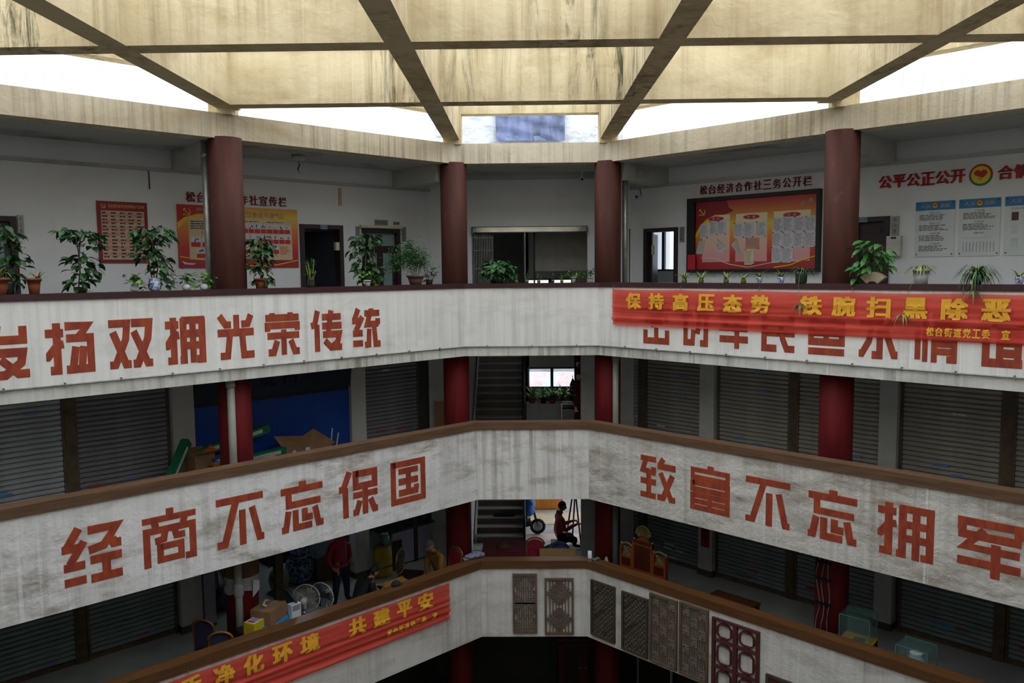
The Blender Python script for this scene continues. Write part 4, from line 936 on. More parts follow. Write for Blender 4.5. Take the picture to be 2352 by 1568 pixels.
def pot(t, r0, r1, h, m, rim=.0, name='pot', z=0):
    q = MB(); pr = [(r0, z), (r0+(r1-r0)*.5, z+h*.5), (r1, z+h-.02)]
    if rim: pr += [(r1+rim, z+h-.05*min(1, h*4)), (r1+rim, z+h)]
    pr += [(r1, z+h), (r1*.88, z+h), (r1*.86, z+h-.03)]
    o = q.lathe(pr, 18).obj(name, m, t, smooth=True); MB().lathe([(r1*.86, z+h-.04), (r1*.86, z+h-.03)], 14).obj('soil', SOIL, t); return o
def jar(t, prof, m, name='vase'): return MB().lathe(prof, 18).obj(name, m, t, smooth=True)
PG = 'potted plants along the top rail'
RY = -.5
def plant(fr, x, lb, name='potted_plant', y=RY): return thing(name, lb, 'plant', fr, (x, y, 0.0), group=PG)
R_ = random.Random
# left rail
r = R_(1); t = plant('L', -9.99, 'terracotta pot of spider plant cut by the left edge'); pot(t, .10, .15, .27, TERRA, .015); blades(t, 26, .34, r, LF[3], base=(0, 0, .26), mats=[LF[3], LF[5]])
r = R_(2); t = plant('L', -9.84, 'tall dark leafy plant in front of the leftmost doorway', y=-.28); pot(t, .12, .15, .2, DGLASS)
for dx in (-.05, .04): MB().tube([(dx, 0, .15), (dx*1.5, 0, .6), (dx*.6, 0, 1.05)], .014, 6).obj('stem', STEM, t)
leaves(t, [(-.05, 0, .95, .3, .16, .25, 60), (.08, 0, .55, .28, .15, .28, 60), (.12, 0, .22, .15, .12, .15, 18)], LM[:2], r)
r = R_(3); t = plant('L', -9.485, 'terracotta pot with a small spider plant drooping to one side'); pot(t, .075, .105, .26, TERRA, .012); blades(t, 14, .28, r, LF[3], base=(.06, 0, .25), mats=[LF[3], LF[5]])
r = R_(4); t = plant('L', -8.78, 'tall two-tiered plant with a glossy spreading crown, before the list poster'); pot(t, .09, .11, .10, DGLASS)
for dx, e in ((-.03, .05), (.04, -.05)): MB().tube([(dx, 0, .08), (dx+e, 0, .5), (dx, 0, .95)], .012, 6).obj('stem', STEM, t)
leaves(t, [(.0, 0, 1.0, .38, .17, .11, 62), (.22, 0, .90, .3, .12, .15, 22), (.06, 0, .48, .28, .16, .22, 62), (-.04, 0, .18, .22, .14, .12, 30)], LM[:2], r)
t = thing('glass_tray', 'shallow clear glass tray at the foot of the two-tiered plant', 'tray', 'L', (-8.52, -.44, 0)); MB().lathe([(.08, 0), (.11, .01), (.12, .045), (.11, .045), (.10, .015)], 18).obj('bowl', GLASS, t); MB().lathe([(.118, .04), (.124, .044), (.118, .048)], 18, cap=False).obj('rim', GLASS, t)
ROUNDV = [(.045, 0), (.068, .02), (.075, .06), (.06, .105), (.045, .12), (.045, .11)]
for k, (x, lb) in enumerate(((-7.89, 'small round white vase of bright green leaves left of the porcelain jar'), (-6.965, 'small round white vase of bright leaves right of the porcelain jar'), (-6.63, 'small round white vase of bright leaves touching the maroon column'))):
    r = R_(10+k); t = plant('L', x, lb); jar(t, ROUNDV, WCER); foliage(t, [(.02, 0, .22, .16, .12, .12, 46), (.12, 0, .10, .1, .08, .08, 14)], .12, .075, LF[2], r)
    for a in range(3): MB().tube([(0, 0, .08), (.03*(a-1), 0, .2)], .004, 5).obj('stem', LF[2], t)
r = R_(5); t = plant('L', -7.54, 'tall bushy plant in a blue-and-white porcelain jar'); jar(t, [(.07, 0), (.10, .03), (.115, .09), (.105, .16), (.085, .2), (.10, .235), (.088, .235), (.08, .2)], BW_)
for dx in (-.05, 0, .05): MB().tube([(dx*.6, 0, .18), (dx*2, 0, .6), (dx, 0, 1.05)], .011, 6).obj('stem', STEM, t)
leaves(t, [(.0, 0, 1.02, .36, .18, .18, 80), (-.08, 0, .72, .3, .16, .2, 60), (.12, 0, .46, .22, .14, .16, 36), (.2, 0, .18, .12, .1, .14, 16)], LM[:2], r)
r = R_(6); t = plant('L', -5.36, 'tall dense leafy plant just right of the maroon column', y=-.3); pot(t, .1, .13, .2, TERRA, .01)
MB().tube([(0, 0, .15), (.02, 0, .6), (0, 0, .9)], .016, 6).obj('stem', STEM, t)
leaves(t, [(.0, 0, .82, .24, .2, .24, 80), (.0, 0, .5, .2, .18, .22, 50), (.05, 0, .18, .15, .12, .12, 22)], LM[:2], r)
r = R_(7); t = plant('L', -4.34, 'lucky bamboo stalks in front of the open office doorway'); jar(t, [(.06, 0), (.08, .05), (.07, .16), (.075, .18)], DGLASS, 'vase')
for k in range(5): MB().tube([(.03*math.cos(k*1.3), .03*math.sin(k*1.3), .1), (.11*math.cos(k*1.3), .05*math.sin(k*1.3), .34+.06*k)], .012, 6).obj('stalk', M('bamboo_stalk', '#7a8a4a', .5), t)
blades(t, 44, .2, r, LF[1], .03, (0, 0, .42), 1.1, .8, .8); blades(t, 20, .24, r, LF[1], .03, (.0, 0, .22), .7, 1, .7, mats=[LF[1], LF[5]])
r = R_(8); t = plant('L', -2.82, 'tall climbing plant on canes before the double door', y=-.32); pot(t, .12, .15, .2, DGLASS)
for dx, e in ((-.12, .1), (.12, -.05), (.2, .0)): MB().tube([(dx*.6, 0, .15), (dx+e, 0, .7), (dx+e*.5, 0, 1.05)], .010, 6).obj('cane', M('cane_tan', '#8a744c', .7), t)
leaves(t, [(.0, 0, 1.02, .36, .18, .17, 70), (-.12, 0, .78, .3, .16, .18, 50), (-.08, 0, .42, .3, .17, .2, 60), (.2, 0, .34, .22, .14, .18, 36), (.0, 0, .16, .25, .14, .1, 26)], LM[:2], r)
r = R_(9); t = plant('L', -3.03, 'little white pot of bright trailing leaves in front of the climbing plant', y=-.62); pot(t, .06, .08, .13, WCER, .008); foliage(t, [(.05, 0, .24, .28, .12, .12, 60), (.18, 0, .08, .16, .08, .08, 20)], .09, .055, LF[2], r)
r = R_(20); t = plant('L', -1.61, 'feathery asparagus fern in a taupe pot'); pot(t, .13, .2, .22, POTG, .015)
for k in range(5): MB().tube([(.03*(k-2), 0, .2), (.09*(k-2)-.05, .02, .42), (.2*(k-2)-.2, .03, .6)], .007, 5).obj('stem', STEM, t)
foliage(t, [(-.2, 0, .68, .42, .3, .30, 1500), (.06, 0, .55, .32, .25, .25, 900), (-.55, 0, .52, .25, .2, .24, 700), (-.18, 0, .92, .1, .1, .1, 160)], .065, .026, LF[4], r)
r = R_(21); t = plant('L', -1.1, 'thin open shrub between the asparagus fern and the column', y=-.36); pot(t, .07, .09, .12, DGLASS)
for dx, h in ((-.18, .5), (-.05, .3), (.12, .36), (.22, .28)): MB().tube([(dx*.3, 0, .1), (dx, 0, h)], .007, 5).obj('stem', STEM, t)
foliage(t, [(-.18, 0, .45, .2, .12, .16, 34), (-.05, 0, .2, .2, .12, .12, 30), (.16, 0, .32, .16, .1, .14, 30)], .09, .05, LF[0], r)
# front rail
r = R_(22); t = plant('F', -.81, 'round umbrella-leaved bush on the rail of the stair hall'); pot(t, .13, .17, .16, DGLASS)
MB().tube([(0, 0, .1), (0, 0, .35)], .018, 6).obj('stem', STEM, t); leaves(t, [(0, 0, .34, .36, .28, .25, 280)], [LM[1], leaf_mesh('leaf', .12, .08, LF[4])], r)
for k, (x, h, lb) in enumerate(((-.365, .18, 'sprig in a small bottle right of the umbrella-leaved bush'), (-.11, .25, 'slim bamboo shoot in a bottle before the hall window'), (.18, .2, 'grassy tuft in a glass on the rail, centre of the stair hall'), (.52, .2, 'dark pot with an orange-tipped tuft on the hall rail'), (.74, .17, 'short grassy tuft right of the orange-tipped one'))):
    r = R_(30+k); t = plant('F', x, lb); jar(t, [(.03, 0), (.045, .02), (.04, .06), (.025, .08)], DGLASS if k in (3,) else M('glass_green', '#566b32', .2, 0, .15, 8, spec=.6)); blades(t, 9, h, r, LF[2], .022, (0, 0, .06), 1.25, .6, .4, mats=[LF[2], LF[1]])
    MB().tube([(0, 0, .05), (.01, 0, h*.9)], .006, 5).obj('stalk', LF[1], t)
r = R_(40); t = plant('F', 1.025, 'white pot of arching yellow-green leaves left of the hall column'); pot(t, .045, .06, .14, WCER, .006); foliage(t, [(.02, 0, .2, .3, .14, .12, 70), (.15, 0, .12, .2, .1, .12, 40)], .09, .03, LF[2], r)
r = R_(41); t = plant('F', 1.44, 'white pot with a tiny round tree against the hall column'); pot(t, .045, .06, .13, WCER, .006); MB().tube([(0, 0, .1), (0, 0, .2)], .008, 5).obj('stem', STEM, t); foliage(t, [(0, 0, .24, .16, .14, .09, 90)], .07, .04, LF[1], r)
# right rail
for k, (x, lb) in enumerate(((2.59, 'spider plant sprig in a green bottle, first after the open doorway'), (3.02, 'spider plant sprig in a green bottle, second after the open doorway'), (3.64, 'spider plant sprig in a green bottle, third after the open doorway'), (4.05, 'spider plant sprig in a green bottle, next to the blue-and-white cups'))):
    r = R_(50+k); t = plant('R', x, lb); jar(t, [(.05, 0), (.058, .02), (.055, .06), (.05, .085)], M('glass_green', '#566b32')); blades(t, 18, .34, r, LF[3], .026, (0, 0, .08), 1.0, 1, 1)
CUP = [(.04, 0), (.045, .015), (.062, .06), (.078, .13), (.07, .13), (.055, .06)]
for k, (x, lb) in enumerate(((4.41, 'blue-and-white cup of spider plant left of its twin'), (4.895, 'blue-and-white cup of spider plant right of its twin'))):
    r = R_(60+k); t = plant('R', x, lb); jar(t, CUP, BW_, 'cup'); blades(t, 18, .26, r, LF[3], .027, (0, 0, .12), 1.0, 1, 1); MB().lathe([(.06, .1), (.06, .105)], 10).obj('soil', SOIL, t)
def runner(t, x0, x1, zend, rnd, y=-.24):
    MB().tube([(0, 0, .2), (x0*.4, -.12, .16), (x0, y+.02, -.05), ((x0+x1)/2, y-.02, zend*.5), (x1, y-.03, zend)], .004, 5).obj('runner', LF[2], t)
    blades(t, 14, .3, rnd, LF[3], .023, (x1, y-.03, zend), .2, .55, 1.6, 'runner_tuft', [LF[3], LF[1]])
r = R_(70); t = plant('R', 5.32, 'dark glass jar of spider plant with a runner hanging over the banner'); jar(t, [(.09, 0), (.11, .02), (.115, .2), (.10, .24), (.09, .24)], DGLASS, 'jar'); blades(t, 30, .36, r, LF[3], .029, (.03, 0, .22), .8, 1, 1.1, mats=[LF[1], LF[3]]); runner(t, .06, .12, -.42, r)
r = R_(71); t = plant('R', 6.74, 'fan-shaped pale pot with a broad-leaved plant'); 
q = MB(); n = 12; pts = [(.30*math.sin(a), .30*math.cos(a)-.1) for a in [-.85+1.7*k/n for k in range(n+1)]] + [(.13*math.sin(a), .13*math.cos(a)-.1) for a in [.85-1.7*k/n for k in range(n+1)]]
q.prism([(a, b+.02) for a, b in pts], -.07, .07, 0, 'xz'); q.obj('pot', PALEW, t)
for k in range(9):
    a = -.75+1.5*k/8; g = MB(); stroke(g, [(.14*math.sin(a), .14*math.cos(a)-.08), (.295*math.sin(a), .295*math.cos(a)-.08)], .004, -.073, -.07, 1, 1, 0, 0); g.obj('rib', M('pot_rib', '#8f8168', .7), t)
for dx in (-.15, 0, .1): MB().tube([(dx*.5, 0, .18), (dx*1.3, 0, .45), (dx*1.5, 0, .7)], .010, 6).obj('stem', STEM, t)
leaves(t, [(-.05, 0, .62, .34, .2, .2, 46), (-.08, 0, .36, .34, .2, .16, 40), (-.3, -.02, .12, .06, .05, .1, 5)], [LM[2]], r, (.75, 1.15))
r = R_(72); t = plant('R', 7.575, 'white bucket pot of variegated spider plant with a hanging runner'); pot(t, .105, .135, .27, WCER, .008); blades(t, 46, .36, r, LF[3], .029, (0, 0, .26), .75, 1.05, 1.15, mats=[LF[3], M('leaf_pale_stripe', '#a5ad7c', .5)]); runner(t, -.1, -.2, -.55, r)
r = R_(73); t = plant('R', 8.485, 'big dark spider plant in a teal pot spilling over the rail'); pot(t, .07, .12, .18, TEAL, .006); blades(t, 60, .52, r, LF[1], .024, (0, 0, .17), .95, 1.05, .95, mats=[LF[1], LF[3]]); blades(t, 24, .5, r, LF[1], .024, (0, -.03, .15), .5, 1.0, 1.6, mats=[LF[1], LF[3]]); runner(t, 0, .02, -.12, r)
r = R_(74); t = plant('R', 9.11, 'small blue-and-white bowl of spider plant at the right edge'); jar(t, CUP, BW_, 'cup'); blades(t, 14, .24, r, LF[3], .025, (0, 0, .12), 1.0, 1, 1); MB().lathe([(.06, .1), (.06, .105)], 10).obj('soil', SOIL, t)

# ------------------------------------------------------------------ ceiling lamps, cameras, stainless lintel and folding gate on the top gallery
LAMPW = M('lamp_white', '#a9a9a4', .5); BULB = glass_mat('bulb_glass', '#d8dcdc', .6); CAMW = M('camera_white', '#b7b8b6', .4)
def ceiling_lamp(fr, x, y, label, wire=None, bulb=False):
    t = thing('ceiling_lamp', label, 'lamp', fr, (x, y, CE3-.14)); MB().lathe([(.10, .0), (.15, .04), (.15, .10), (.06, .14)], 18).obj('rose', LAMPW, t, smooth=True)
    if bulb: MB().lathe([(.02, 0), (.02, -.08), (.045, -.14), (.03, -.2), (.005, -.22)], 12).obj('bulb', BULB, t, smooth=True)
    if wire: MB().tube([(0, 0, .02), (.04, 0, -.08), (-.01, 0, -.2), (.03, 0, -.26)], .014, 6).obj('wire', RAILM, t)
ceiling_lamp('L', -3.7, 1.0, 'round ceiling lamp base with a dangling black wire', wire=True)
ceiling_lamp('L', -5.75, 1.0+.3, 'round ceiling lamp base left of the maroon column')
ceiling_lamp('R', 5.35, 1.35, 'bare bulb on a dark ceiling rose right of the big column', bulb=True)
def cctv(fr, loc, rz, label):
    t = thing('security_camera', label, 'camera', fr, loc, rz); MB().tube([(0, 0, .22), (0, 0, .0)], .02, 8).obj('bracket', CAMW, t); MB().box(-.05, .05, -.16, .1, -.13, -.02).obj('housing', CAMW, t)
    MB().lathe([(.035, 0), (.03, .02)], 12).xf(Matrix.Translation((0, -.16, -.075)) @ Matrix.Rotation(PI/2, 4, 'X')).obj('lens', BLACKF, t)
    MB().tube([(0, .1, -.06), (.02, .16, -.02), (.0, .05, .18)], .01, 5).obj('wire', BLACKF, t)
cctv('F', (1.35, 1.2, 2.72), 0, 'white security camera under the ceiling of the stair hall')
cctv('R', (-.35, 1.72, 2.28), .3, 'dark-fronted security camera on the wall near the stair hall')
STEEL = M('stainless_steel', '#b9bcc0', .12, .95, .1, 3, bump=.15)
t = thing('shutter_housing', 'polished stainless steel housing over the stair hall opening', 'housing', 'F', (-1.6, 2.098, 1.33)); MB().prism([(0, 0), (-.12, 0), (-.13, .025), (-.112, .15), (-.10, .17), (0, .17)], 0, 3.17, 0, 'yz').obj('cover', STEEL, t)
for a in (0.02, 3.11): MB().box(a, a+.04, -.14, .02, -.01, .18).obj('end_cap', STEEL, t)
t = thing('folding_gate', 'pale metal folding lattice gate closing the stair side of the hall', 'gate', 'F', (-1.58, 2.15, FL3))
for k in range(13): MB().box(.045*k, .045*k+.018, -.02, .0, .02, 2.4).obj('upright', M('gate_metal', '#85888b', .45, .4, .1, 9), t)
for z in (.35, .95, 1.45, 1.95, 2.3): MB().box(0, .58, -.03, -.02, z, z+.02).obj('cross_bar', M('gate_metal', '#85888b'), t)
t = thing('gate_post', 'thin dark post standing in the stair hall opening', 'post', 'F', (-.155, 2.14, FL3)); MB().box(-.03, .0, -.03, .03, 0, 2.43).obj('tube', RAILM, t); MB().box(0, .025, -.03, .03, 0, 2.43).obj('bright_edge', STEEL, t)
t = thing('grey_screen', 'plain grey partition screen inside the top stair hall', 'partition', 'F', (.1, 3.2, FL3)); MB().box(0, 1.6, -.03, .03, 1.38, 2.65).obj('panel', M('screen_grey', '#8d8983', .7), t)
for a in (0, 1.55): MB().box(a, a+.05, -.04, .04, 0, 2.68).obj('leg', RAILM, t)

# ------------------------------------------------------------------ middle gallery: hoarding, plywood and the heap of packaging
BLUEH = M('hoarding_blue', '#0d3f8f', .45, 0, .15, 1.5); SIGND = M('sign_dark_blue', '#141c2e', .5, 0, .2, 2); CARD = M('cardboard', '#7d5f42', .8, 0, .15, 4); CARDD = M('cardboard_dark', '#5f4a36', .8, 0, .15, 4)
t = thing('blue_hoarding', 'plain bright blue hoarding behind the heap of cartons', 'hoarding', 'L', (-5.85, 2.14, FL2))
for k in range(4): MB().box(k*1.0075, (k+1)*1.0075-.003, -.03, 0, 0, 1.68).obj('panel', BLUEH, t)
MB().box(0, 4.03, -.02, .1, 1.68, 1.75).obj('top_rail', SIGND, t)
t = thing('shop_sign', 'dark unlit shop sign above the blue hoarding', 'sign', 'L', (-5.85, 2.1, -2.58)); MB().prism([(0, 0), (-.06, 0), (-.2, .75), (0, .75)], 0, 4.03, 0, 'yz').obj('box', SIGND, t)
mb = MB()
for k, ch in enumerate('古玩市场'): text_fit(mb, ch, .9+k*.6, 1.35+k*.6, .2, .6, -.14, 0, .02, lambda X, Z: -.066-.19*Z)
mb.obj('lettering', M('sign_faint', '#22304a', .6), t)
t = thing('plywood_sheet', 'bare plywood sheet leaning beside the red column on the middle gallery', 'board', 'F', (-2.70, 1.96, FL2)); MB().add([(0, 0, 0), (.78, 0, 0), (.78, .06, 1.05), (0, .06, 1.05), (0, .02, 0), (.78, .02, 0), (.78, .08, 1.05), (0, .08, 1.05)], [(0, 1, 2, 3), (7, 6, 5, 4), (0, 4, 5, 1), (1, 5, 6, 2), (2, 6, 7, 3), (3, 7, 4, 0)]).obj('sheet', M('plywood', '#8a6a48', .7, 0, .2, 5, stretch=(1, 1, .3)), t)
MB().box(.3, .38, -.004, .06, .45, .5).obj('stamp', M('stamp_ink', '#5a3d2c', .8), t)
def boxat(t, w, d, h, m, name='carton_body', loc=(0, 0, 0), rz=0.0): return MB().box(-w/2, w/2, -d/2, d/2, 0, h).obj(name, m, t, loc=loc, rz=rz)
def flaps(t, w, d, h, m):
    for s in (-1, 1): MB().add([(-w/2, s*d/2, h), (w/2, s*d/2, h), (w/2, s*d*.8, h+.07), (-w/2, s*d*.8, h+.07), (-w/2, s*d/2, h-.01), (w/2, s*d/2, h-.01), (w/2, s*d*.8, h+.06), (-w/2, s*d*.8, h+.06)], [(0, 1, 2, 3), (7, 6, 5, 4), (0, 4, 5, 1), (1, 5, 6, 2), (2, 6, 7, 3), (3, 7, 4, 0)]).obj('flap', m, t)
GRB = M('lamp_box_green', '#1d6a46', .4, 0, .15, 5); WHB = M('lamp_box_white', '#b7bdb8', .4)
def tube_box(fr, a, b, label):
    """long slim lamp carton from a to b"""
    a, b = Vector(a), Vector(b); d = b-a; L = d.length; rotm = d.to_track_quat('X', 'Z').to_matrix().to_4x4()
    t = thing('lamp_carton', label, 'carton', fr, tuple(a)); T = rotm
    MB().box(0, L, -.09, .09, -.09, .09).xf(T).obj('sleeve', GRB, t); MB().box(.12*L, .9*L, -.093, .093, -.035, .045).xf(T).obj('white_band', WHB, t)
    MB().box(L, L+.02, -.08, .08, -.08, .08).xf(T).obj('end_flap', M('lamp_box_dark', '#14502f', .4), t)
tube_box('L', (-6.95, 1.15, FL2+.10), (-6.2, 1.7, -3.3), 'long green and white lamp carton leaning against the pillar, middle gallery')
tube_box('L', (-6.0, 1.75, -3.62), (-4.3, 1.7, -3.27), 'long green and white lamp carton on top of the heap behind the red column')
tube_box('L', (-5.3, 1.35, -3.86), (-4.05, 1.45, -3.8), 'green and white lamp carton lying low on the heap, right of the red column')
for x, y, w, d, h, rz, lb, op in ((-6.02, 1.45, .46, .42, .82, .1, 'open brown carton left of the red column in the heap', True), (-5.35, 1.72, .7, .5, .62, -.1, 'closed carton at the back of the heap behind the red column', False), (-4.55, 1.65, .8, .5, .45, .15, 'flat-lying carton under the lamp boxes of the heap', False), (-3.4, 1.72, 1.1, .5, .42, 0, 'wide carton under the flattened cardboard sheet', False)):
    t = thing('cardboard_carton', lb, 'carton', 'L', (x, y, FL2), rz, group='cartons in the heap'); boxat(t, w, d, h, CARD if op else CARDD)
    if op: flaps(t, w, d, h, CARD)
    MB().box(-w/2-.001, w/2+.001, -.03, .03, h-.002, h+.004).obj('tape', M('parcel_tape', '#8f7a58', .4), t)
t = thing('flattened_cardboard', 'large flattened cardboard sheet folded over the heap', 'cardboard', 'L', (-3.35, 1.5, FL2+.5))
for pts in ([(-.85, .1, .38), (-.1, .12, .28), (-.22, -.18, -.12), (-.62, -.2, -.14)], [(-.1, .12, .28), (.18, .1, .42), (.72, 0, .02), (.4, -.18, -.06), (-.22, -.18, -.12)]):
    n = len(pts); MB().add(pts+[(a, b+.02, c-.015) for a, b, c in pts], [tuple(range(n)), tuple(range(n, 2*n))[::-1]]+[(i, i+n, (i+1) % n+n, (i+1) % n) for i in range(n)]).obj('sheet', CARD, t)
MB().box(-.2, -.08, -.17, -.15, -.02, .05).obj('label', WHB, t)
def sack(name, label, fr, loc, rx, ry, rz_, mats, seed, cat='bag', n=16, k=10, amp=.18):
    rnd = random.Random(seed); q = MB(); q.ball((0, 0, rz_), rx, ry, rz_, n, k); ph = [rnd.uniform(0, 6) for _ in range(6)]
    q.v = [(x*(1+amp*math.sin(5*z/rz_+ph[0])*math.sin(4*y/ry+ph[1])), y*(1+amp*math.sin(6*x/rx+ph[2])), max(0, z*(1+amp*math.sin(5*x/rx+ph[3])*math.cos(4*y/ry+ph[4])))) for x, y, z in q.v]
    t = thing(name, label, cat, fr, loc); q.obj('body', mats[0], t, smooth=True)
    q2 = MB(); q2.tube([(0, 0, rz_*1.7), (.02, 0, rz_*2.0), (.06, .02, rz_*2.15)], rx*.18, 8, r1=rx*.3); q2.obj('gathered_neck', mats[-1], t, smooth=True); return t
YEL = M('plastic_yellow', '#b8a51c', .35, 0, .15, 5); ORG = M('plastic_orange', '#c05a22', .4); DBL = M('plastic_dark_blue', '#22324a', .3, 0, .3, 5, spec=.5); CLR = M('plastic_clear', '#8f9a9c', .2, 0, .2, 5, spec=.6)
sack('plastic_bag', 'yellow printed plastic bag beside the red column in the heap', 'L', (-5.58, 1.05, FL2+.0), .24, .18, .31, [YEL], 1)
sack('plastic_bag', 'orange plastic bag on top of the carton heap', 'L', (-5.75, 1.62, FL2+.72), .17, .13, .07, [ORG], 2)
sack('plastic_bag', 'dark blue plastic bag low in the heap right of the red column', 'L', (-4.35, 1.02, FL2+.18), .34, .2, .14, [DBL], 3)
sack('plastic_bag', 'crumpled clear plastic bag under the flattened cardboard', 'L', (-4.05, 1.05, FL2+.30), .26, .16, .12, [CLR], 4)
for k, (x, y, z, w, d, h, rz, m, lb) in enumerate(((-5.0, 1.15, .36, .5, .3, .06, .3, 'packet_silver', 'flat silver packet right of the red column in the heap'), (-4.75, 1.0, .2, .4, .28, .1, -.2, 'packet_teal', 'teal packet low in the heap right of the red column'), (-4.6, 1.3, .5, .45, .25, .05, .5, 'packet_white', 'flat white packet among the lamp cartons of the heap'), (-5.75, 1.2, .56, .34, .22, .05, .2, 'packet_orange', 'flat orange packet beside the open carton in the heap'), (-3.9, 1.1, .1, .4, .26, .22, .1, 'packet_yellow', 'upright yellow packet under the flattened cardboard'))):
    t = thing('flat_packet', lb, 'packet', 'L', (x, y, FL2+z), rz); boxat(t, w, d, h, M(m, {'packet_silver': '#8f9698', 'packet_teal': '#2f5a6a', 'packet_white': '#b5b9b6', 'packet_orange': '#b8642a', 'packet_yellow': '#b59a1c'}[m], .4), 'cover'); MB().box(-w*.3, w*.3, -d*.3, d*.3, h, h+.004).obj('print', STK_W, t)
for k, (m, lb) in enumerate(((M('packet_blue', '#3a5a8a', .5), 'thin blue packet lying on the yellow one, heap'), (YEL, 'thin yellow packet under the blue one, heap'))):
    t = thing('flat_packet', lb, 'packet', 'L', (-5.62, 1.3, FL2+.53+.09*(1-k))); boxat(t, .42, .3, .07, m, 'cover'); MB().box(-.15, .15, -.152, -.148, .02, .05).obj('print', WHB, t)
for k, (x, lb) in enumerate(((-2.72, 'long white stick poking up at the end of the heap'), (-2.6, 'shorter pale stick beside the long white one'))):
    t = thing('stick', lb, 'stick', 'L', (x, 1.65, FL2)); MB().tube([(0, 0, 0), (.1+.05*k, 0, .82-.14*k)], .018, 6).obj('shaft', WHB, t); MB().tube([(.1+.05*k, 0, .82-.14*k), (.102+.05*k, 0, .84-.14*k)], .02, 6).obj('tip', WHB, t)
# end of the middle stair hall
struct(MB().box(-.13, 1.12, 4.25, 4.8, FL2, -3.76).obj('wall_plant_ledge', P_GREY), 'low masonry ledge')
for k, (x, lb, pm) in enumerate(((.05, 'potted plant half behind the stair rail in the middle hall', TERRA), (.39, 'dark pot of grassy leaves on the middle hall ledge', DGLASS), (.66, 'terracotta pot of upright leaves on the middle hall ledge', TERRA), (1.0, 'terracotta pot with big curved leaves on the middle hall ledge', TERRA))):
    r = R_(80+k); t = thing('potted_plant', lb, 'plant', 'F', (x, 4.42, -3.76), group='pots on the middle hall ledge'); pot(t, .08, .12, .17, pm, .012)
    blades(t, 34, .46+.12*(k == 3), r, LF[2], .045+.04*(k == 3), (0, 0, .15), 1.1, .8, .6, mats=[M('leaf_lit_green', '#79b23c', .45), LF[2]])
t = thing('sink', 'small stainless steel sink stand at the end of the middle hall', 'sink', 'F', (1.13, 3.8, FL2)); 
for a, b, c, d in ((-.25, .25, -.22, -.17), (-.25, .25, .17, .22), (-.25, -.2, -.17, .17), (.2, .25, -.17, .17)): MB().box(a, b, c, d, .68, .72).obj('rim', STEEL, t)
MB().box(-.2, .2, -.17, .17, .5, .52).obj('basin', STEEL, t)
for sx in (-.22, .22):
    for sy in (-.19, .19): MB().box(sx-.02, sx+.02, sy-.02, sy+.02, 0, .68).obj('leg', STEEL, t)
MB().box(-.2, .2, -.2, -.19, .02, .5).obj('cupboard_front', M('cupboard_beige', '#8f8877', .6), t)
struct(MB().lathe([(.1, FL2), (.1, CE2)], 16, (1.37, 3.3)).obj('column_hall_peeling', column_mat('column_peeling', '#5a1c22', '#c9c6c2', .60, .62), smooth=True), 'dark red post with peeling paint')
t = thing('hanging_coat', 'brown coat hanging by the hall window', 'coat', 'F', (1.3, 4.55, -3.75)); MB().lathe([(.14, 0), (.13, .3), (.11, .55), (.03, .72)], 12).xf(Matrix.Diagonal((.8, .45, 1, 1))).obj('body', M('coat_brown', '#4a3a30', .9, 0, .2, 8), t, smooth=True); MB().tube([(0, 0, .72), (0, .15, .8)], .01, 5).obj('hook', GALV, t)

# ------------------------------------------------------------------ lower gallery, shop side
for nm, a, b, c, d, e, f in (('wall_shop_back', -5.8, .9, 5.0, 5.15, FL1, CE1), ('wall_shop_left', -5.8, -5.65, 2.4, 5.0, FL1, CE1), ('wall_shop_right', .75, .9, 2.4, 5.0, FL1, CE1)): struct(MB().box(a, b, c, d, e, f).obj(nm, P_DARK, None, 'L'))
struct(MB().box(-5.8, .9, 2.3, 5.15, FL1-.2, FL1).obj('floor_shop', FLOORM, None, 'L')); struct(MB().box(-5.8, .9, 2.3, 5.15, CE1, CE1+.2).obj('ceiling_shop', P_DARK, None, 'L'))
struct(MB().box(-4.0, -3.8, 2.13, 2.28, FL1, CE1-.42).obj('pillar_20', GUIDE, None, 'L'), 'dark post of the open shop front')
t = thing('strip_lamp', 'fluorescent strip lamp under the ceiling of the open shop', 'lamp', 'L', (-2.9, 3.4, CE1-.13)); MB().box(-.7, .7, -.05, .05, .04, .12).obj('batten', LAMPW, t)
em = bpy.data.materials.new('tube_light'); em.use_nodes = True; em.node_tree.nodes['Principled BSDF'].inputs['Emission Color'].default_value = (.75, .9, 1, 1); em.node_tree.nodes['Principled BSDF'].inputs['Emission Strength'].default_value = 10.0
MB().tube([(-.65, 0, .0), (.65, 0, .0)], .03, 8).obj('tube', em, t)
LIL = M('panel_lilac', '#8f8a9c', .6)
t = thing('lilac_panel', 'pale lilac board standing beside the grey pillar of the lower gallery', 'board', 'L', (-5.85, 1.98, FL1)); MB().box(0, .26, -.04, 0, 0, 2.3).obj('board', LIL, t); MB().box(0, .26, -.05, .01, 0, .06).obj('foot', P_DARK, t)
def vase(name, label, loc, prof, m, rim=None):
    t = thing(name, label, 'vase', 'L', loc, group='porcelain in the open shop'); MB().lathe(prof, 24).obj('body', m, t, smooth=True)
    r0, z0 = prof[-1]; MB().lathe([(r0, z0), (r0+.015, z0+.015), (r0*.8, z0+.02)], 20).obj('rim', rim or WCER, t, smooth=True); MB().lathe([(prof[0][0]*.95, 0), (prof[0][0]*1.05, .02)], 20).obj('foot_ring', WCER, t); return t
BLV = bluewhite('porcelain_deep_blue', 14, .46, '#16305f', '#7f9ab8'); FAM = bluewhite('porcelain_flowers', 8, .55, '#8a3a4a', '#7f8f6a')
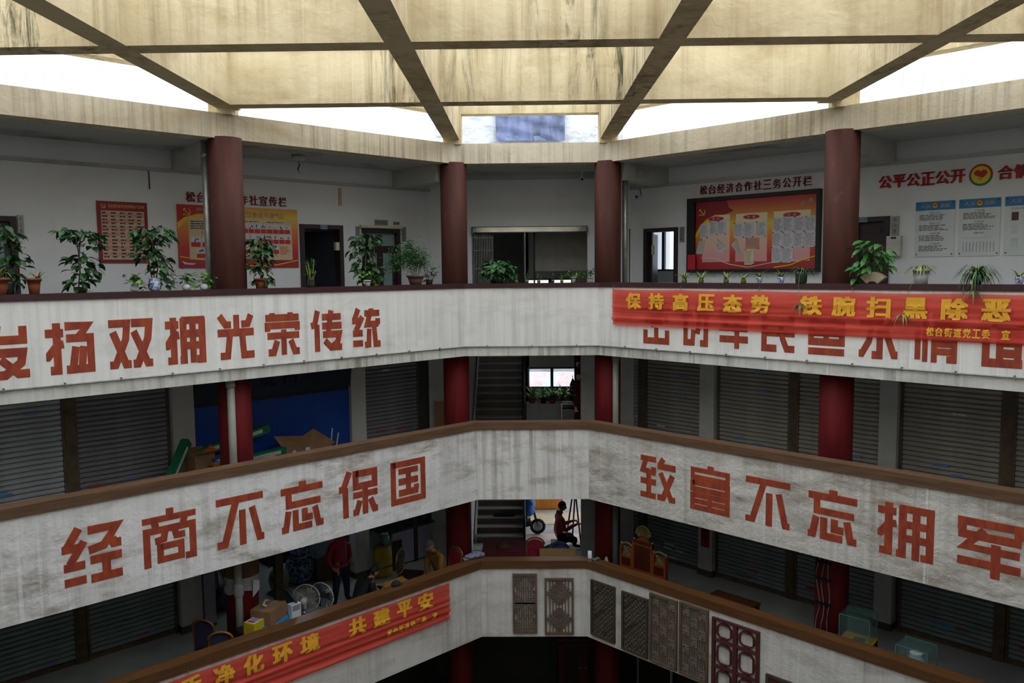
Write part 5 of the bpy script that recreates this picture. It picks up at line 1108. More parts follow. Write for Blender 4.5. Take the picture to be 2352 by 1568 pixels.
vase('floor_vase', 'tall deep blue floor vase beside the lilac board', (-5.2, 2.75, FL1), [(.2, 0), (.34, .15), (.38, .4), (.3, .75), (.14, 1.05), (.11, 1.5), (.2, 1.7)], bluewhite('porcelain_navy', 10, .4, '#0e2048', '#2d4a78'))
vase('ginger_jar', 'large blue-and-white jar on the shop floor, under the smaller jar', (-2.95, 2.85, FL1), [(.2, 0), (.32, .15), (.38, .4), (.34, .6), (.22, .7)], BLV)
vase('ginger_jar', 'smaller blue-and-white jar standing on top of the large one', (-2.95, 2.85, FL1+.725), [(.14, 0), (.25, .1), (.28, .25), (.22, .38), (.13, .44)], BLV)
vase('round_vase', 'round flower-painted vase left of the blue-and-white jars', (-3.62, 2.7, FL1), [(.12, 0), (.22, .10), (.27, .3), (.22, .5), (.08, .6)], FAM)
vase('globe_vase', 'dark glazed vase deep in the open shop', (-4.7, 3.6, FL1+.9), [(.12, 0), (.2, .15), (.18, .35), (.08, .45)], TEAL)
WOODD = M('wood_dark', '#2f221a', .5, 0, .25, 5)
def shelf_unit(label, x, y, w, d, h, n, fill):
    t = thing('shelf_unit', label, 'shelf', 'L', (x, y, FL1), group='shop shelving')
    for a in (-w/2, w/2-.05): MB().box(a, a+.05, -d/2, d/2, 0, h).obj('side_panel', WOODD, t)
    for k in range(n): MB().box(-w/2+.05, w/2-.05, -d/2, d/2, h*k/n+.1, h*k/n+.14).obj('shelf', WOODD, t)
    MB().box(-w/2, w/2, d/2-.02, d/2, 0, h).obj('back_panel', WOODD, t)
shelf_unit('dark shelf unit at the back of the open shop left half', -4.8, 4.6, 1.4, .4, 2.2, 4, 0); shelf_unit('dark shelf unit at the back of the open shop right half', -2.2, 4.6, 1.6, .4, 2.2, 4, 0)
t = thing('paper_stack', 'block of pale grey papers on a brown carton inside the shop', 'papers', 'L', (-2.35, 2.75, FL1+.62)); MB().box(-.25, .25, -.2, .2, 0, .5).obj('block', M('paper_grey', '#7f8d98', .7, 0, .2, 20, stretch=(8, 8, 1)), t); MB().box(-.26, .26, -.21, .21, .5, .52).obj('top_sheet', WHITEP, t)
t = thing('cardboard_carton', 'brown carton under the block of papers in the shop', 'carton', 'L', (-2.35, 2.75, FL1)); boxat(t, .6, .5, .62, CARDD); MB().box(-.301, .301, -.03, .03, .615, .622).obj('tape', M('parcel_tape', '#8f7a58'), t)
# glass counter, yellow sack, jar
t = thing('glass_counter', 'shop counter with lilac front and dark glass top by the red column', 'counter', 'L', (-.38, 1.96, FL1))
for a, b in ((-.3, .42), (.55, 1.1)): MB().box(a, b, 0, .04, .05, .95).obj('front_panel', LIL, t)
MB().box(.42, .55, -.01, .08, 0, 1.7).obj('post', WOODD, t); MB().box(-.35, 1.15, -.02, .25, .95, 1.0).obj('top', M('counter_glass', '#2f4a44', .1, 0, .1, 5, spec=.6), t); MB().box(-.3, 1.1, .04, .24, 0, .05).obj('plinth', WOODD, t)
t = thing('yellow_sack', 'yellow plastic sack with printed band standing by the grey pillar', 'sack', 'L', (-1.18, 1.72, FL1)); MB().lathe([(.26, 0), (.28, .1), (.28, .5), (.26, .75), (.2, .82)], 16).xf(Matrix.Diagonal((1, .8, 1, 1))).obj('body', M('sack_mustard', '#8f7a14', .5, 0, .25, 6), t, smooth=True); MB().box(-.17, .17, -.232, -.222, .28, .31).obj('printed_line', INK, t)
vase('glass_jar', 'grey glass jar lying on top of the yellow sack', (-1.1, 1.72, FL1+.822), [(.1, 0), (.14, .06), (.14, .22), (.09, .28)], M('jar_grey_glass', '#5f7a74', .12, 0, .2, 5, spec=.7))
t = thing('picture_frame', 'dark narrow picture frame leaning between sack and counter', 'frame', 'L', (-.8, 1.8, FL1)); 
for a, b, c, d in ((0, .05, 0, .8), (.25, .3, 0, .8), (.05, .25, 0, .05), (.05, .25, .75, .8)): MB().box(a, b, -.03, 0, c, d).obj('rail', WOODD, t)
MB().box(.05, .25, -.02, -.005, .05, .75).obj('canvas', M('canvas_dark', '#1c1a16', .6), t)
# paper wrapped column elbow
t = thing('paper_wrapping', 'white paper and brown card wrapped round the red column and pipe', 'wrapping', 'L', (-5.87, 0, -6.15))
q = MB(); q.lathe([(.36, 0), (.345, .1), (.35, .3)], 20, cap=False); q.v = [(x, y, z+.05*math.sin(3*math.atan2(y, x)+1)*(z < .05)) for x, y, z in q.v]; q.obj('paper', M('wrap_white', '#a3a3a6', .7, 0, .15, 6), t)
MB().lathe([(.352, .3), (.348, .55), (.35, .85)], 20, cap=False).obj('card', CARDD, t)
q = MB(); q.ball((-.26, -.39, .12), .11, .11, .2, 10, 8); q.obj('crumpled_end', M('wrap_white', '#a3a3a6'), t, smooth=True)
MB().add([(.05, -.40, .25), (.2, -.38, .2), (.16, -.42, .02), (.02, -.43, -.1), (.05, -.39, .25), (.2, -.37, .2), (.16, -.41, .02), (.02, -.42, -.1)], [(0, 1, 2, 3), (7, 6, 5, 4)]).obj('torn_flap', WHITEP, t)
# desk by the rail with boxes
t = thing('desk', 'low dark desk pushed against the lower rail, carrying boxes', 'table', 'L', (-5.62, -.88, FL1)); MB().box(-.68, .68, -.36, .36, .86, .92).obj('top', WOODD, t)
for sx in (-.62, .62):
    for sy in (-.3, .3): MB().box(sx-.04, sx+.04, sy-.04, sy+.04, 0, .86).obj('leg', WOODD, t)
DT = FL1+.92
t = thing('blue_tray', 'bright blue shallow tray under the strapped carton', 'tray', 'L', (-5.72, -.82, DT), .5); MB().box(-.33, .33, -.27, .27, 0, .02).obj('base', M('tray_blue', '#1d86c0', .5), t)
for a, b, c, d in ((-.33, .33, -.27, -.25), (-.33, .33, .25, .27), (-.33, -.31, -.25, .25), (.31, .33, -.25, .25)): MB().box(a, b, c, d, .02, .10).obj('side', M('tray_blue', '#1d86c0'), t)
t = thing('strapped_carton', 'brown carton tied with grey strap sitting in the blue tray', 'carton', 'L', (-5.72, -.82, DT+.02), .5); boxat(t, .56, .46, .36, CARD)
MB().box(-.285, .285, -.012, .012, .355, .365).obj('strap', GALV, t); MB().box(-.012, .012, -.235, .235, .355, .366).obj('strap', GALV, t); MB().box(-.012, .012, -.236, -.228, 0, .36).obj('strap', GALV, t); MB().box(.08, .14, -.235, -.229, .22, .27).obj('red_mark', STK_R, t)
MB().tube([(-.06, 0, .37), (-.1, .05, .41), (.0, .1, .4), (.08, .12, .42), (.14, .1, .4)], .028, 8).obj('rag', M('rag_cream', '#a39a80', .9), t, smooth=True)
t = thing('comic_box', 'yellow box printed with red and blue pictures left of the strapped carton', 'box', 'L', (-6.08, -.95, DT), .4); boxat(t, .36, .26, .24, YEL, 'box_body'); MB().box(-.16, .16, -.11, .11, .24, .245).obj('picture_lid', WHITEP, t)
for k, m in enumerate((STK_R, STK_B, STK_R)): MB().box(-.14+k*.1, -.06+k*.1, -.08, .08, .245, .249).obj('picture', m, t)
t = thing('white_box', 'small white box right of the strapped carton', 'box', 'L', (-5.2, -.9, DT), .1); boxat(t, .22, .16, .3, WCER, 'box_body'); MB().box(-.09, .09, -.082, -.079, .17, .28).obj('picture', M('print_grey', '#7d7f88'), t)
t = thing('green_bin_lid', 'dark green lid standing behind the white box', 'lid', 'L', (-5.16, -.66, DT)); MB().lathe([(.26, 0), (.28, .02), (.26, .05), (.05, .07)], 18).xf(Matrix.Rotation(1.2, 4, 'Y')).xf(Matrix.Translation((0, 0, .27))).obj('disc', M('lid_green', '#1d3a38', .4), t, smooth=True); MB().ball((.07, 0, .27), .03).obj('knob', M('lid_green', '#1d3a38'), t)
# two standing fans
FANW = M('fan_white', '#aeb0ac', .4); FANG = M('fan_grille', '#9a9890', .5, .2, .1, 9); FAND = M('fan_dark', '#30343a', .5)
def fan(loc, rz, label, dark):
    t = thing('standing_fan', label, 'fan', 'L', loc, rz, group='standing fans by the lower rail'); hz = .98
    MB().lathe([(.2, 0), (.2, .02), (.05, .05)], 18).obj('base', FANW, t, smooth=True); MB().tube([(0, 0, .04), (0, 0, hz-.12)], .025, 10).obj('pole', FANW, t, smooth=True); MB().tube([(0, 0, hz-.2), (0, 0, hz-.05)], .045, 10).obj('neck', FANW, t, smooth=True)
    MB().tube([(-.12, 0, hz), (.10, 0, hz)], .075, 14).obj('motor', FANW, t, smooth=True)
    g = MB()
    for k in range(36):
        a = 2*PI*k/36; g.tube([(.11, .03*math.cos(a), hz+.03*math.sin(a)), (.10, .2*math.cos(a), hz+.2*math.sin(a)), (.17, .29*math.cos(a), hz+.29*math.sin(a)), (.24, .2*math.cos(a), hz+.2*math.sin(a)), (.25, .03*math.cos(a), hz+.03*math.sin(a))], .004, 4)
    o = g.obj('grille', FAND if dark else FANG, t); o['kind'] = 'stuff'
    MB().tube([(.17, .295*math.cos(2*PI*k/24), hz+.295*math.sin(2*PI*k/24)) for k in range(25)], .014, 6).obj('rim', FANW, t, smooth=True)
    for k in range(3):
        a = 2*PI*k/3; MB().add([(.16, .04*math.cos(a-.5), hz+.04*math.sin(a-.5)), (.14, .25*math.cos(a-.4), hz+.25*math.sin(a-.4)), (.20, .25*math.cos(a+.5), hz+.25*math.sin(a+.5)), (.19, .05*math.cos(a+.6), hz+.05*math.sin(a+.6))], [(0, 1, 2, 3)]).obj('blade', FAND if dark else FANG, t)
fan((-4.70, -.42, FL1), .75, 'white standing fan with a pale grille turned away, left of the pair', False); fan((-4.14, -.38, FL1), PI+.45, 'white standing fan with a dark grille, right of the pair', True)
# purple gilt chairs
GILT = M('chair_gilt', '#7a5424', .4, .3, .2, 6); PURP = M('chair_purple', '#2c2740', .8, 0, .2, 10)
def gilt_chair(loc, rz, label, fab=PURP, fr='L'):
    t = thing('banquet_chair', label, 'chair', fr, loc, rz, group='gilt-framed chairs'); MB().box(-.26, .26, -.26, .26, .48, .56).obj('seat', fab, t)
    for sx in (-.23, .23): MB().tube([(sx, -.23, 0), (sx, -.23, .5)], .025, 8).obj('leg', GILT, t); MB().tube([(sx, .25, 0), (sx, .25, .5)], .025, 8).obj('leg', GILT, t); MB().tube([(sx, .25, .5), (sx*.98, .3, .85), (sx*.9, .34, 1.08)], .022, 8).obj('back_post', GILT, t)
    pts = [(.23*math.cos(a)*1.0, .34+.01*math.sin(a), 1.02+.16*math.sin(a)) for a in [k*PI/10 for k in range(11)]]; MB().tube(pts, .026, 8).obj('back_rail', GILT, t, smooth=True)
    q = MB(); q.prism([(-.2, .6), (.2, .6)] + [(.2*math.cos(a), 1.02+.13*math.sin(a)) for a in [k*PI/8 for k in range(9)]], .29, .33, 0, 'xz'); q.obj('backrest', fab, t)
gilt_chair((-6.62, -.75, FL1), 2.5, 'purple gilt-framed chair by the lower rail, left one'); gilt_chair((-6.55, -.05, FL1), 2.2, 'purple gilt-framed chair by the lower rail, beside the desk')
REDF = M('chair_red', '#7c1426', .8, 0, .2, 10)
gilt_chair((-.95, -.62, FL1), -PI/2, 'red gilt-framed chair under the person in the tan jacket', REDF)
t = thing('round_back_chair', 'dark chair with a gilt round back standing beyond the chess players', 'chair', 'L', (-1.45, .15, FL1), .6)
MB().box(-.28, .28, -.26, .26, .46, .54).obj('seat', WOODD, t)
for sx in (-.24, .24):
    for sy in (-.22, .22): MB().tube([(sx, sy, 0), (sx, sy, .47)], .028, 8).obj('leg', WOODD, t)
MB().tube([(.3*math.cos(2*PI*k/24), .26, .84+.3*math.sin(2*PI*k/24)) for k in range(25)], .026, 8).obj('back_ring', M('brass_dull', '#7c6a34', .3, .7, .2, 6), t, smooth=True); MB().lathe([(.27, -.01), (.27, .01)], 22).xf(Matrix.Translation((0, .26, .84)) @ Matrix.Rotation(PI/2, 4, 'X')).obj('back_panel', WOODD, t)
for k in (-1, 0, 1): MB().box(-.2, .2, .235, .25, .78+k*.09, .80+k*.09).obj('slat', M('brass_dull', '#7c6a34'), t)
# chess table
t = thing('chess_table', 'low wooden table holding the chess board between two seated people', 'table', 'L', (-2.42, -.62, FL1)); MB().box(-.34, .34, -.3, .3, .70, .76).obj('top', WOODD, t)
for sx in (-.28, .28):
    for sy in (-.24, .24): MB().box(sx-.03, sx+.03, sy-.03, sy+.03, 0, .70).obj('leg', WOODD, t)
t = thing('chess_board', 'pale wooden chess board on the low table', 'board', 'L', (-2.42, -.62, FL1+.76)); MB().box(-.32, .32, -.27, .27, 0, .02).obj('board', M('wood_pale', '#a5814a', .6, 0, .15, 6), t)
for k in range(9): MB().box(-.3+.075*k-.002, -.3+.075*k+.002, -.25, .25, .02, .022).obj('grid_line', WOODD, t)
pm = MB().lathe([(.03, 0), (.032, .012), (.028, .024)], 12).mesh('chess_piece', M('piece_wood', '#a8793a', .5)); r = R_(90); got = []
for k in range(22):
    for _ in range(40):
        x, y = r.randint(-4, 4)*.072, r.randint(-3, 3)*.072
        if (x, y) not in got: got.append((x, y)); break
    o = place(pm, 'chess_piece', None, 'L', (-2.42+x, -.62+y, FL1+.782)); tag(o, 'round wooden chess piece lying on the pale board', 'chess piece', 'round chess pieces on the board')
t = thing('black_cap', 'small black cap lying on the lower rail beside the chess players', 'cap', 'L', (-2.98, -1.36, -6.551)); q = MB(); q.ball((0, 0, .0), .12, .1, .11, 14, 10); q.v = [(x, y, max(0, z)) for x, y, z in q.v]; q.obj('crown', M('felt_black', '#141416', .9), t, smooth=True); MB().prism([(.07+.09*math.cos(a), .09*math.sin(a)) for a in [k*PI/8-PI/2 for k in range(9)]], 0, .012).obj('peak', M('felt_black', '#141416'), t)

# ------------------------------------------------------------------ lower gallery, front side
MAR = M('cloth_maroon', '#551622', .8, 0, .15, 5); CHK = M('cloth_check_blue', '#3a3f5c', .9, 0, .5, 40, c2='#8a8ea6')
def cloth_table(fr, x0, x1, y0, y1, h, label, m):
    t = thing('cloth_covered_table', label, 'table', fr, ((x0+x1)/2, (y0+y1)/2, FL1)); w, d = (x1-x0)/2, (y1-y0)/2
    MB().box(-w, w, -d, d, h-.03, h).obj('table_top', WOODD, t)
    for sx in (-w+.05, w-.05):
        for sy in (-d+.05, d-.05): MB().box(sx-.03, sx+.03, sy-.03, sy+.03, 0, h-.03).obj('leg', WOODD, t)
    q = MB(); n = 40; ring = []
    for k in range(n):
        a = 2*PI*k/n; x = max(-1, min(1, 1.5*math.cos(a)))*(w+.01); y = max(-1, min(1, 1.5*math.sin(a)))*(d+.01); ring.append((x, y))
    v = [(x, y, h+.006) for x, y in ring]+[(x*(1.02+.02*math.sin(9*k)), y*(1.02+.02*math.sin(9*k)), h-.38-.02*math.sin(5*k)) for k, (x, y) in enumerate(ring)]
    q.add(v, [tuple(range(n))]+[(k, (k+1) % n, n+(k+1) % n, n+k) for k in range(n)]); q.obj('tablecloth', m, t); return t
cloth_table('F', -1.30, -.16, -.15, .75, .80, 'table under a maroon cloth with a hat on it, before the stairs', MAR)
t = thing('felt_hat', 'crumpled brown hat lying on the maroon tablecloth', 'hat', 'F', (-.75, .25, FL1+.81)); MB().lathe([(.2, 0), (.19, .015), (.12, .03), (.11, .12), (.06, .15)], 18).xf(Matrix.Diagonal((1, .75, 1, 1))).obj('crown', M('felt_brown', '#4a3a2a', .9, 0, .2, 8), t, smooth=True); MB().lathe([(.115, .03), (.113, .055)], 18, cap=False).xf(Matrix.Diagonal((1, .75, 1, 1))).obj('band', WOODD, t)
t = thing('side_table', 'small table with papers left of the maroon-covered table', 'table', 'F', (-1.62, -.55, FL1)); MB().box(-.25, .25, -.22, .22, .74, .78).obj('top', MAR, t)
for sx in (-.2, .2):
    for sy in (-.18, .18): MB().box(sx-.025, sx+.025, sy-.025, sy+.025, 0, .74).obj('leg', WOODD, t)
t = thing('magazine', 'open magazine lying on the small side table', 'magazine', 'F', (-1.6, -.6, FL1+.78), .3); MB().box(-.15, 0, -.1, .1, 0, .02).obj('page', WHITEP, t); MB().box(.0, .15, -.1, .1, 0, .024).obj('page', CREAM, t)
def rag(name, label, fr, loc, pts, m, cat='cloth', r=.09, fl=.5):
    t = thing(name, label, cat, fr, loc); q = MB()
    for k, (x, y, rr) in enumerate(pts): q.ball((x, y, rr*fl*.8), rr, rr*.8, rr*fl, 10, 7)
    q.v = [(x+.012*math.sin(40*y), y+.012*math.sin(37*x), max(.0, z+.01*math.sin(45*x+30*y))) for x, y, z in q.v]; o = q.obj('folds', m, t, smooth=True); o['kind'] = 'stuff'
rag('folded_cloth', 'blue checked cloth bundled on the corner of the lower rail', 'F', (-1.42, -1.36, -6.551), [(-.12, -.07, .12), (0, 0, .15), (.12, .08, .13), (.0, .08, .11)], CHK)
rag('green_rag', 'small crumpled green rag on the lower rail corner', 'F', (1.47, -1.56, -6.551), [(-.05, 0, .06), (.04, .02, .07), (.0, -.03, .05)], M('rag_green', '#3f5f56', .9, 0, .2, 9))
t = thing('paper_roll', 'white paper roll standing on the lower rail corner', 'paper roll', 'F', (1.34, -1.42, -6.551)); MB().lathe([(.05, 0), (.052, .01), (.052, .17), (.02, .18)], 16).obj('roll', M('roll_white', '#c9c9cc', .7), t, smooth=True); MB().lathe([(.02, .178), (.02, .182)], 10).obj('core', CARD, t)
t = thing('armchair_carton', 'low tan board standing upright behind the middle of the lower rail', 'board', 'F', (.62, -.35, FL1)); MB().box(-.46, .46, -.03, .03, .3, .96).obj('board', M('board_tan', '#94794c', .7, 0, .12, 4), t)
for sx in (-.4, .4): MB().box(sx-.03, sx+.03, -.05, .05, 0, .3).obj('foot', WOODD, t)
t = thing('printed_cloth', 'crimson cloth with yellow print in front of the tan board', 'cloth', 'F', (.68, -.62, FL1)); MB().box(-.5, .5, -.12, .12, .68, .80).obj('cloth', M('cloth_crimson', '#7c1020', .8), t); MB().box(-.46, .46, -.1, .1, 0, .68).obj('stool', WOODD, t)
mb = MB()
for k, ch in enumerate('大吉利是'): text_fit(mb, ch, -.46+k*.25, -.28+k*.25, -.1, .08, 0, 0, .03); mb.v[-0:]
mb.v = [(x, z, .802) for x, y, z in mb.v]; mb.obj('print', YEL, t)
t = thing('denim_bag', 'dark blue soft bag slumped on a stool behind the tan board', 'bag', 'F', (.62, .45, FL1+.58)); q = MB(); q.ball((0, 0, .12), .34, .2, .14, 18, 10); q.v = [(x, y*(1+.1*math.sin(12*x)), max(0, z+.03*math.sin(9*x+5*y))) for x, y, z in q.v]; q.obj('body', M('bag_denim', '#1d2c52', .7, 0, .35, 6, c2='#4a5c80'), t, smooth=True); MB().prism([(-.3, .1), (-.12, .22), (-.16, .02)], -.2, -.17, 0, 'xz').obj('flap', M('bag_lining', '#6a6272', .8), t)
t = thing('stool', 'plain wooden stool under the dark blue bag', 'stool', 'F', (.62, .45, FL1)); MB().box(-.3, .3, -.2, .2, .53, .58).obj('seat', WOODD, t)
for sx in (-.25, .25):
    for sy in (-.15, .15): MB().box(sx-.025, sx+.025, sy-.025, sy+.025, 0, .53).obj('leg', WOODD, t)
gilt_chair((.05, -.5, FL1), 0, 'red gilt-framed chair half hidden beside the tan board', REDF, 'F')

# ------------------------------------------------------------------ lower gallery, shutter side
CHW = M('headboard_wood', '#6e3316', .45, 0, .25, 4, stretch=(1, 1, .3)); CHP = M('headboard_panel', '#3c170a', .4, 0, .25, 4, stretch=(1, 1, .3)); CHG = M('headboard_carving', '#756642', .5, 0, .3, 14)
t = thing('carved_headboard', 'three-part reddish wooden headboard with pierced gilt carving, standing by the lower rail', 'headboard', 'R', (1.72, -.82, FL1))
def hb(x0, x1, z1, arch, nm):
    w = x1-x0; o = MB().box(x0, x1, -.03, .03, .1, z1-.3*(nm == 'side')).obj('panel', CHP, t)
    for a in (x0, x1-.05): MB().box(a, a+.05, -.05, .05, 0, z1-.05).obj('post', CHW, t)
    for z in (.9, z1-.32 if nm == 'side' else z1-.12): MB().box(x0+.05, x1-.05, -.045, .045, z, z+.04).obj('cross_rail', CHW, t)
    n = 14; cx = (x0+x1)/2
    if nm == 'centre':
        q = MB(); q.prism([(x0, z1-.08)] + [(x0+w*k/n, z1-.08+arch*math.sin(PI*k/n)**1.2) for k in range(1, n)] + [(x1, z1-.08)], -.025, .025, 0, 'xz'); q.obj('pediment', CHW, t)
        q = MB()
        for k in range(16):
            a = -1.25+2.5*k/15; q.tube([(cx+.17*math.sin(a)*.8, 0, z1+arch*.35+.05*math.cos(a)), (cx+.22*math.sin(a), 0, z1+arch*.55+.26*math.cos(a))], .008, 5)
        q.tube([(cx+.22*math.sin(-1.4+2.8*k/16), 0, z1+arch*.55+.26*math.cos(-1.4+2.8*k/16)) for k in range(17)], .014, 6); q.obj('crest_carving', CHG, t)['kind'] = 'stuff'
    else:
        q = MB()
        for k in range(9): q.tube([(x0+.06+(w-.12)*k/8, 0, z1-.30), (x0+.06+(w-.12)*((k+2) % 9)/8, 0, z1-.06)], .008, 5)
        q.tube([(x0+w*k/n, 0, z1-.05+.08*math.sin(PI*k/n)) for k in range(n+1)], .016, 6); q.obj('pierced_carving', CHG, t)['kind'] = 'stuff'
    for a in (x0+.025, x1-.025): MB().ball((a, 0, z1+.0), .03).obj('finial', CHG, t)
hb(-.64, -.27, 1.46, 0, 'side'); hb(-.27, .30, 1.64, .18, 'centre'); hb(.30, .68, 1.46, 0, 'side')
t = thing('fabric_fan', 'pale feather-shaped fabric piece leaning by the drain pipe', 'fabric', 'R', (.70, -.9, FL1+.62)); MB().lathe([(.02, 0), (.07, .12), (.08, .25), (.03, .4)], 12).xf(Matrix.Diagonal((1, .4, 1, 1))).obj('body', M('fabric_lilac', '#8f8a92', .9), t, smooth=True); MB().box(-.06, .06, -.06, .06, -.62, 0).obj('stand', WOODD, t)
t = thing('red_paper_scroll', 'red paper scroll pasted on the grey pillar of the lower gallery', 'scroll', 'R', (1.5, 1.985, -6.87)); MB().box(0, .25, -.012, 0, 0, .62).obj('paper', M('paper_red', '#8f101c', .6), t)
mb = MB(); text_fit(mb, '福', .05, .2, .38, .55, -.014, 0, .02); text_fit(mb, '寿', .05, .2, .14, .32, -.014, 0, .02); mb.obj('lettering', INK, t)
t = thing('coffee_table', 'low brown wooden table beside the lower rail, near the red column', 'table', 'R', (3.75, -.22, FL1)); MB().box(-.54, .54, -.24, .24, .6, .65).obj('top', M('table_brown', '#4a2c18', .5, 0, .3, 6), t)
for sx in (-.48, .48):
    for sy in (-.19, .19): MB().box(sx-.04, sx+.04, sy-.04, sy+.04, 0, .6).obj('leg', WOODD, t)
MB().box(-.5, .5, -.21, .21, .45, .5).obj('apron_shelf', WOODD, t)
t = thing('cable_bundle', 'loops of grey cable and black straps hung on the red column, lower gallery', 'cable', 'R', (5.87, 0, FL1))
for x0, amp, zt in ((-.12, .05, 2.6), (-.02, .04, 2.5), (.1, .03, 2.75)): MB().tube([(x0+amp*math.sin(k*1.1), -.36-.02*math.cos(k), zt-.19*k) for k in range(12)], .012, 6).obj('cable', M('cable_grey', '#7d7c78', .6), t, smooth=True)
MB().tube([(.02+.13*math.cos(2*PI*k/16), -.37, 2.35+.17*math.sin(2*PI*k/16)) for k in range(17)], .011, 6).obj('cable_loop', M('cable_grey', '#7d7c78'), t, smooth=True)
for z in (2.5, 2.05, 1.7, 1.2): MB().box(-.16, .14, -.40, -.36, z, z+.04).obj('strap', BLACKF, t)
AQG = glass_mat('tank_glass', '#5f8a84', .10); AQE = M('tank_edge', '#4a7a70', .2, 0, .1, 6, spec=.6)
def tank(t, w, d, h, z0):
    for a, b, c, e in ((-w, w, -d, -d+.012), (-w, w, d-.012, d), (-w, -w+.012, -d, d), (w-.012, w, -d, d)): MB().box(a, b, c, e, z0, z0+h).obj('pane', AQG, t)
    MB().box(-w, w, -d, d, z0-.012, z0).obj('base_pane', AQG, t); MB().box(-w, w, -d, d, z0+h, z0+h+.012).obj('lid_pane', AQG, t)
    for sx in (-w, w):
        for sy in (-d, d): MB().box(sx-.008, sx+.008, sy-.008, sy+.008, z0, z0+h).obj('edge', AQE, t)
    for sy in (-d, d): MB().box(-w, w, sy-.008, sy+.008, z0+h, z0+h+.016).obj('edge', AQE, t)
t = thing('glass_tank', 'glass tank on a black stand with a yellow cloth, beside the red column', 'tank', 'R', (6.6, -.42, FL1), .1); tank(t, .28, .24, .5, .74)
t = thing('tank_stand', 'black metal stand under the glass tank beside the red column', 'stand', 'R', (6.6, -.42, FL1), .1)
for sx in (-.28, .28):
    for sy in (-.24, .24): MB().box(sx-.02, sx+.02, sy-.02, sy+.02, 0, .66).obj('leg', BLACKF, t)
MB().box(-.3, .3, -.26, .26, .66, .70).obj('top', BLACKF, t); MB().box(-.3, .3, -.26, .26, .70, .725).obj('yellow_cloth', M('cloth_yellow', '#c79a14', .8, 0, .1, 5), t); MB().box(-.2, .2, -.16, .16, .25, .4).obj('blue_tub', M('tub_blue', '#1f4f8a', .5), t); MB().box(-.08, .14, -.1, .1, .725, .727).obj('brown_patch', CARDD, t)
t = thing('glass_display_case', 'clear glass case with a white porcelain jar inside, near the bottom right', 'case', 'R', (7.83, -.85, FL1)); tank(t, .27, .24, .5, .66)
t = thing('case_stand', 'low dark stand under the clear glass case', 'stand', 'R', (7.83, -.85, FL1)); MB().box(-.3, .3, -.26, .26, .58, .645).obj('top', WOODD, t)
for sx in (-.24, .24):
    for sy in (-.2, .2): MB().box(sx-.03, sx+.03, sy-.03, sy+.03, 0, .58).obj('leg', WOODD, t)
t = thing('porcelain_jar', 'pale porcelain jar with blue marks inside the glass case', 'jar', 'R', (7.83, -.85, FL1+.663)); MB().lathe([(.1, 0), (.14, .08), (.14, .26), (.1, .33), (.11, .36)], 20).obj('body', bluewhite('porcelain_pale', 16, .6, '#4a6a9a', '#9db0b4'), t, smooth=True); MB().lathe([(.11, .36), (.06, .39)], 16).obj('lid', WCER, t)
# ------------------------------------------------------------------ basement glimpses
RDW = M('cabinet_red_wood', '#4a1710', .45, 0, .25, 4, stretch=(1, 1, .3))
t = thing('carved_cabinet', 'dark red panelled cabinet in the basement below the short parapet', 'cabinet', 'F', (1.35, 1.35, FL0)); MB().box(-.66, .66, -.2, .3, 0, 1.5).obj('body', RDW, t); MB().box(-.72, .72, -.26, .32, 1.5, 1.58).obj('cornice', RDW, t)
for sx in (-1, 1):
    o = MB().box(sx*.33-.29, sx*.33+.29, -.24, -.2, .08, 1.44).obj('door', RDW, t); MB().box(sx*.33-.2, sx*.33+.2, -.255, -.24, .2, 1.32).obj('door_panel', M('cabinet_dark_wood', '#2c0d0a', .45), o); MB().ball((sx*.07, -.25, .75), .025).obj('knob', PLQ, o)
for k, (x, lb) in enumerate(((.6, 'white-framed dark landscape painting leaning in the basement'), (1.85, 'second framed dark painting half hidden in the basement'))):
    t = thing('framed_painting', lb, 'painting', 'R', (x, 1.25, FL0)); w = .56
    for a, b, c, d in ((-w, -w+.05, 0, 1.45), (w-.05, w, 0, 1.45), (-w+.05, w-.05, 0, .05), (-w+.05, w-.05, 1.40, 1.45)): MB().box(a, b, -.04, 0, c, d).obj('frame', M('frame_white', '#9fb0c0', .4) if k == 0 else WOODD, t)
    MB().box(-w+.05, w-.05, -.03, -.005, .05, 1.40).obj('canvas', M('canvas_landscape', '#1a2628', .35, 0, .5, 5, c2='#3a3a22'), t)

# ------------------------------------------------------------------ people
def skin_geo(J, E, RAD, root):
    names = list(J); me = bpy.data.meshes.new('figure'); me.from_pydata([J[n] for n in names], [(names.index(a), names.index(b)) for a, b in E], [])
    o = bpy.data.objects.new('figure', me); col.objects.link(o); md = o.modifiers.new('skin', 'SKIN'); md.use_smooth_shade = True; md.branch_smoothing = .6
    for i, n in enumerate(names):
        r = RAD[n]; me.skin_vertices[0].data[i].radius = r if isinstance(r, tuple) else (r, r); me.skin_vertices[0].data[i].use_root = n == root
    sb = o.modifiers.new('sub', 'SUBSURF'); sb.levels = 2; sb.render_levels = 2
    bpy.context.view_layer.update(); ev = o.evaluated_get(bpy.context.evaluated_depsgraph_get()); m2 = ev.to_mesh()
    v = [tuple(p.co) for p in m2.vertices]; f = [tuple(q.vertices) for q in m2.polygons]; ev.to_mesh_clear(); bpy.data.objects.remove(o); bpy.data.meshes.remove(me)
    return v, f
SKIN = M('skin', '#8f6a52', .55, 0, .08, 9); HAIRB = M('hair_black', '#0f0e10', .7, 0, .2, 30); HAIRG = M('hair_grey', '#4a4a4c', .8, 0, .25, 40); EYE = M('eye_dark', '#141010', .3); LIP = M('lip', '#7a4a42', .6); SHOE = M('shoe_black', '#121214', .5)
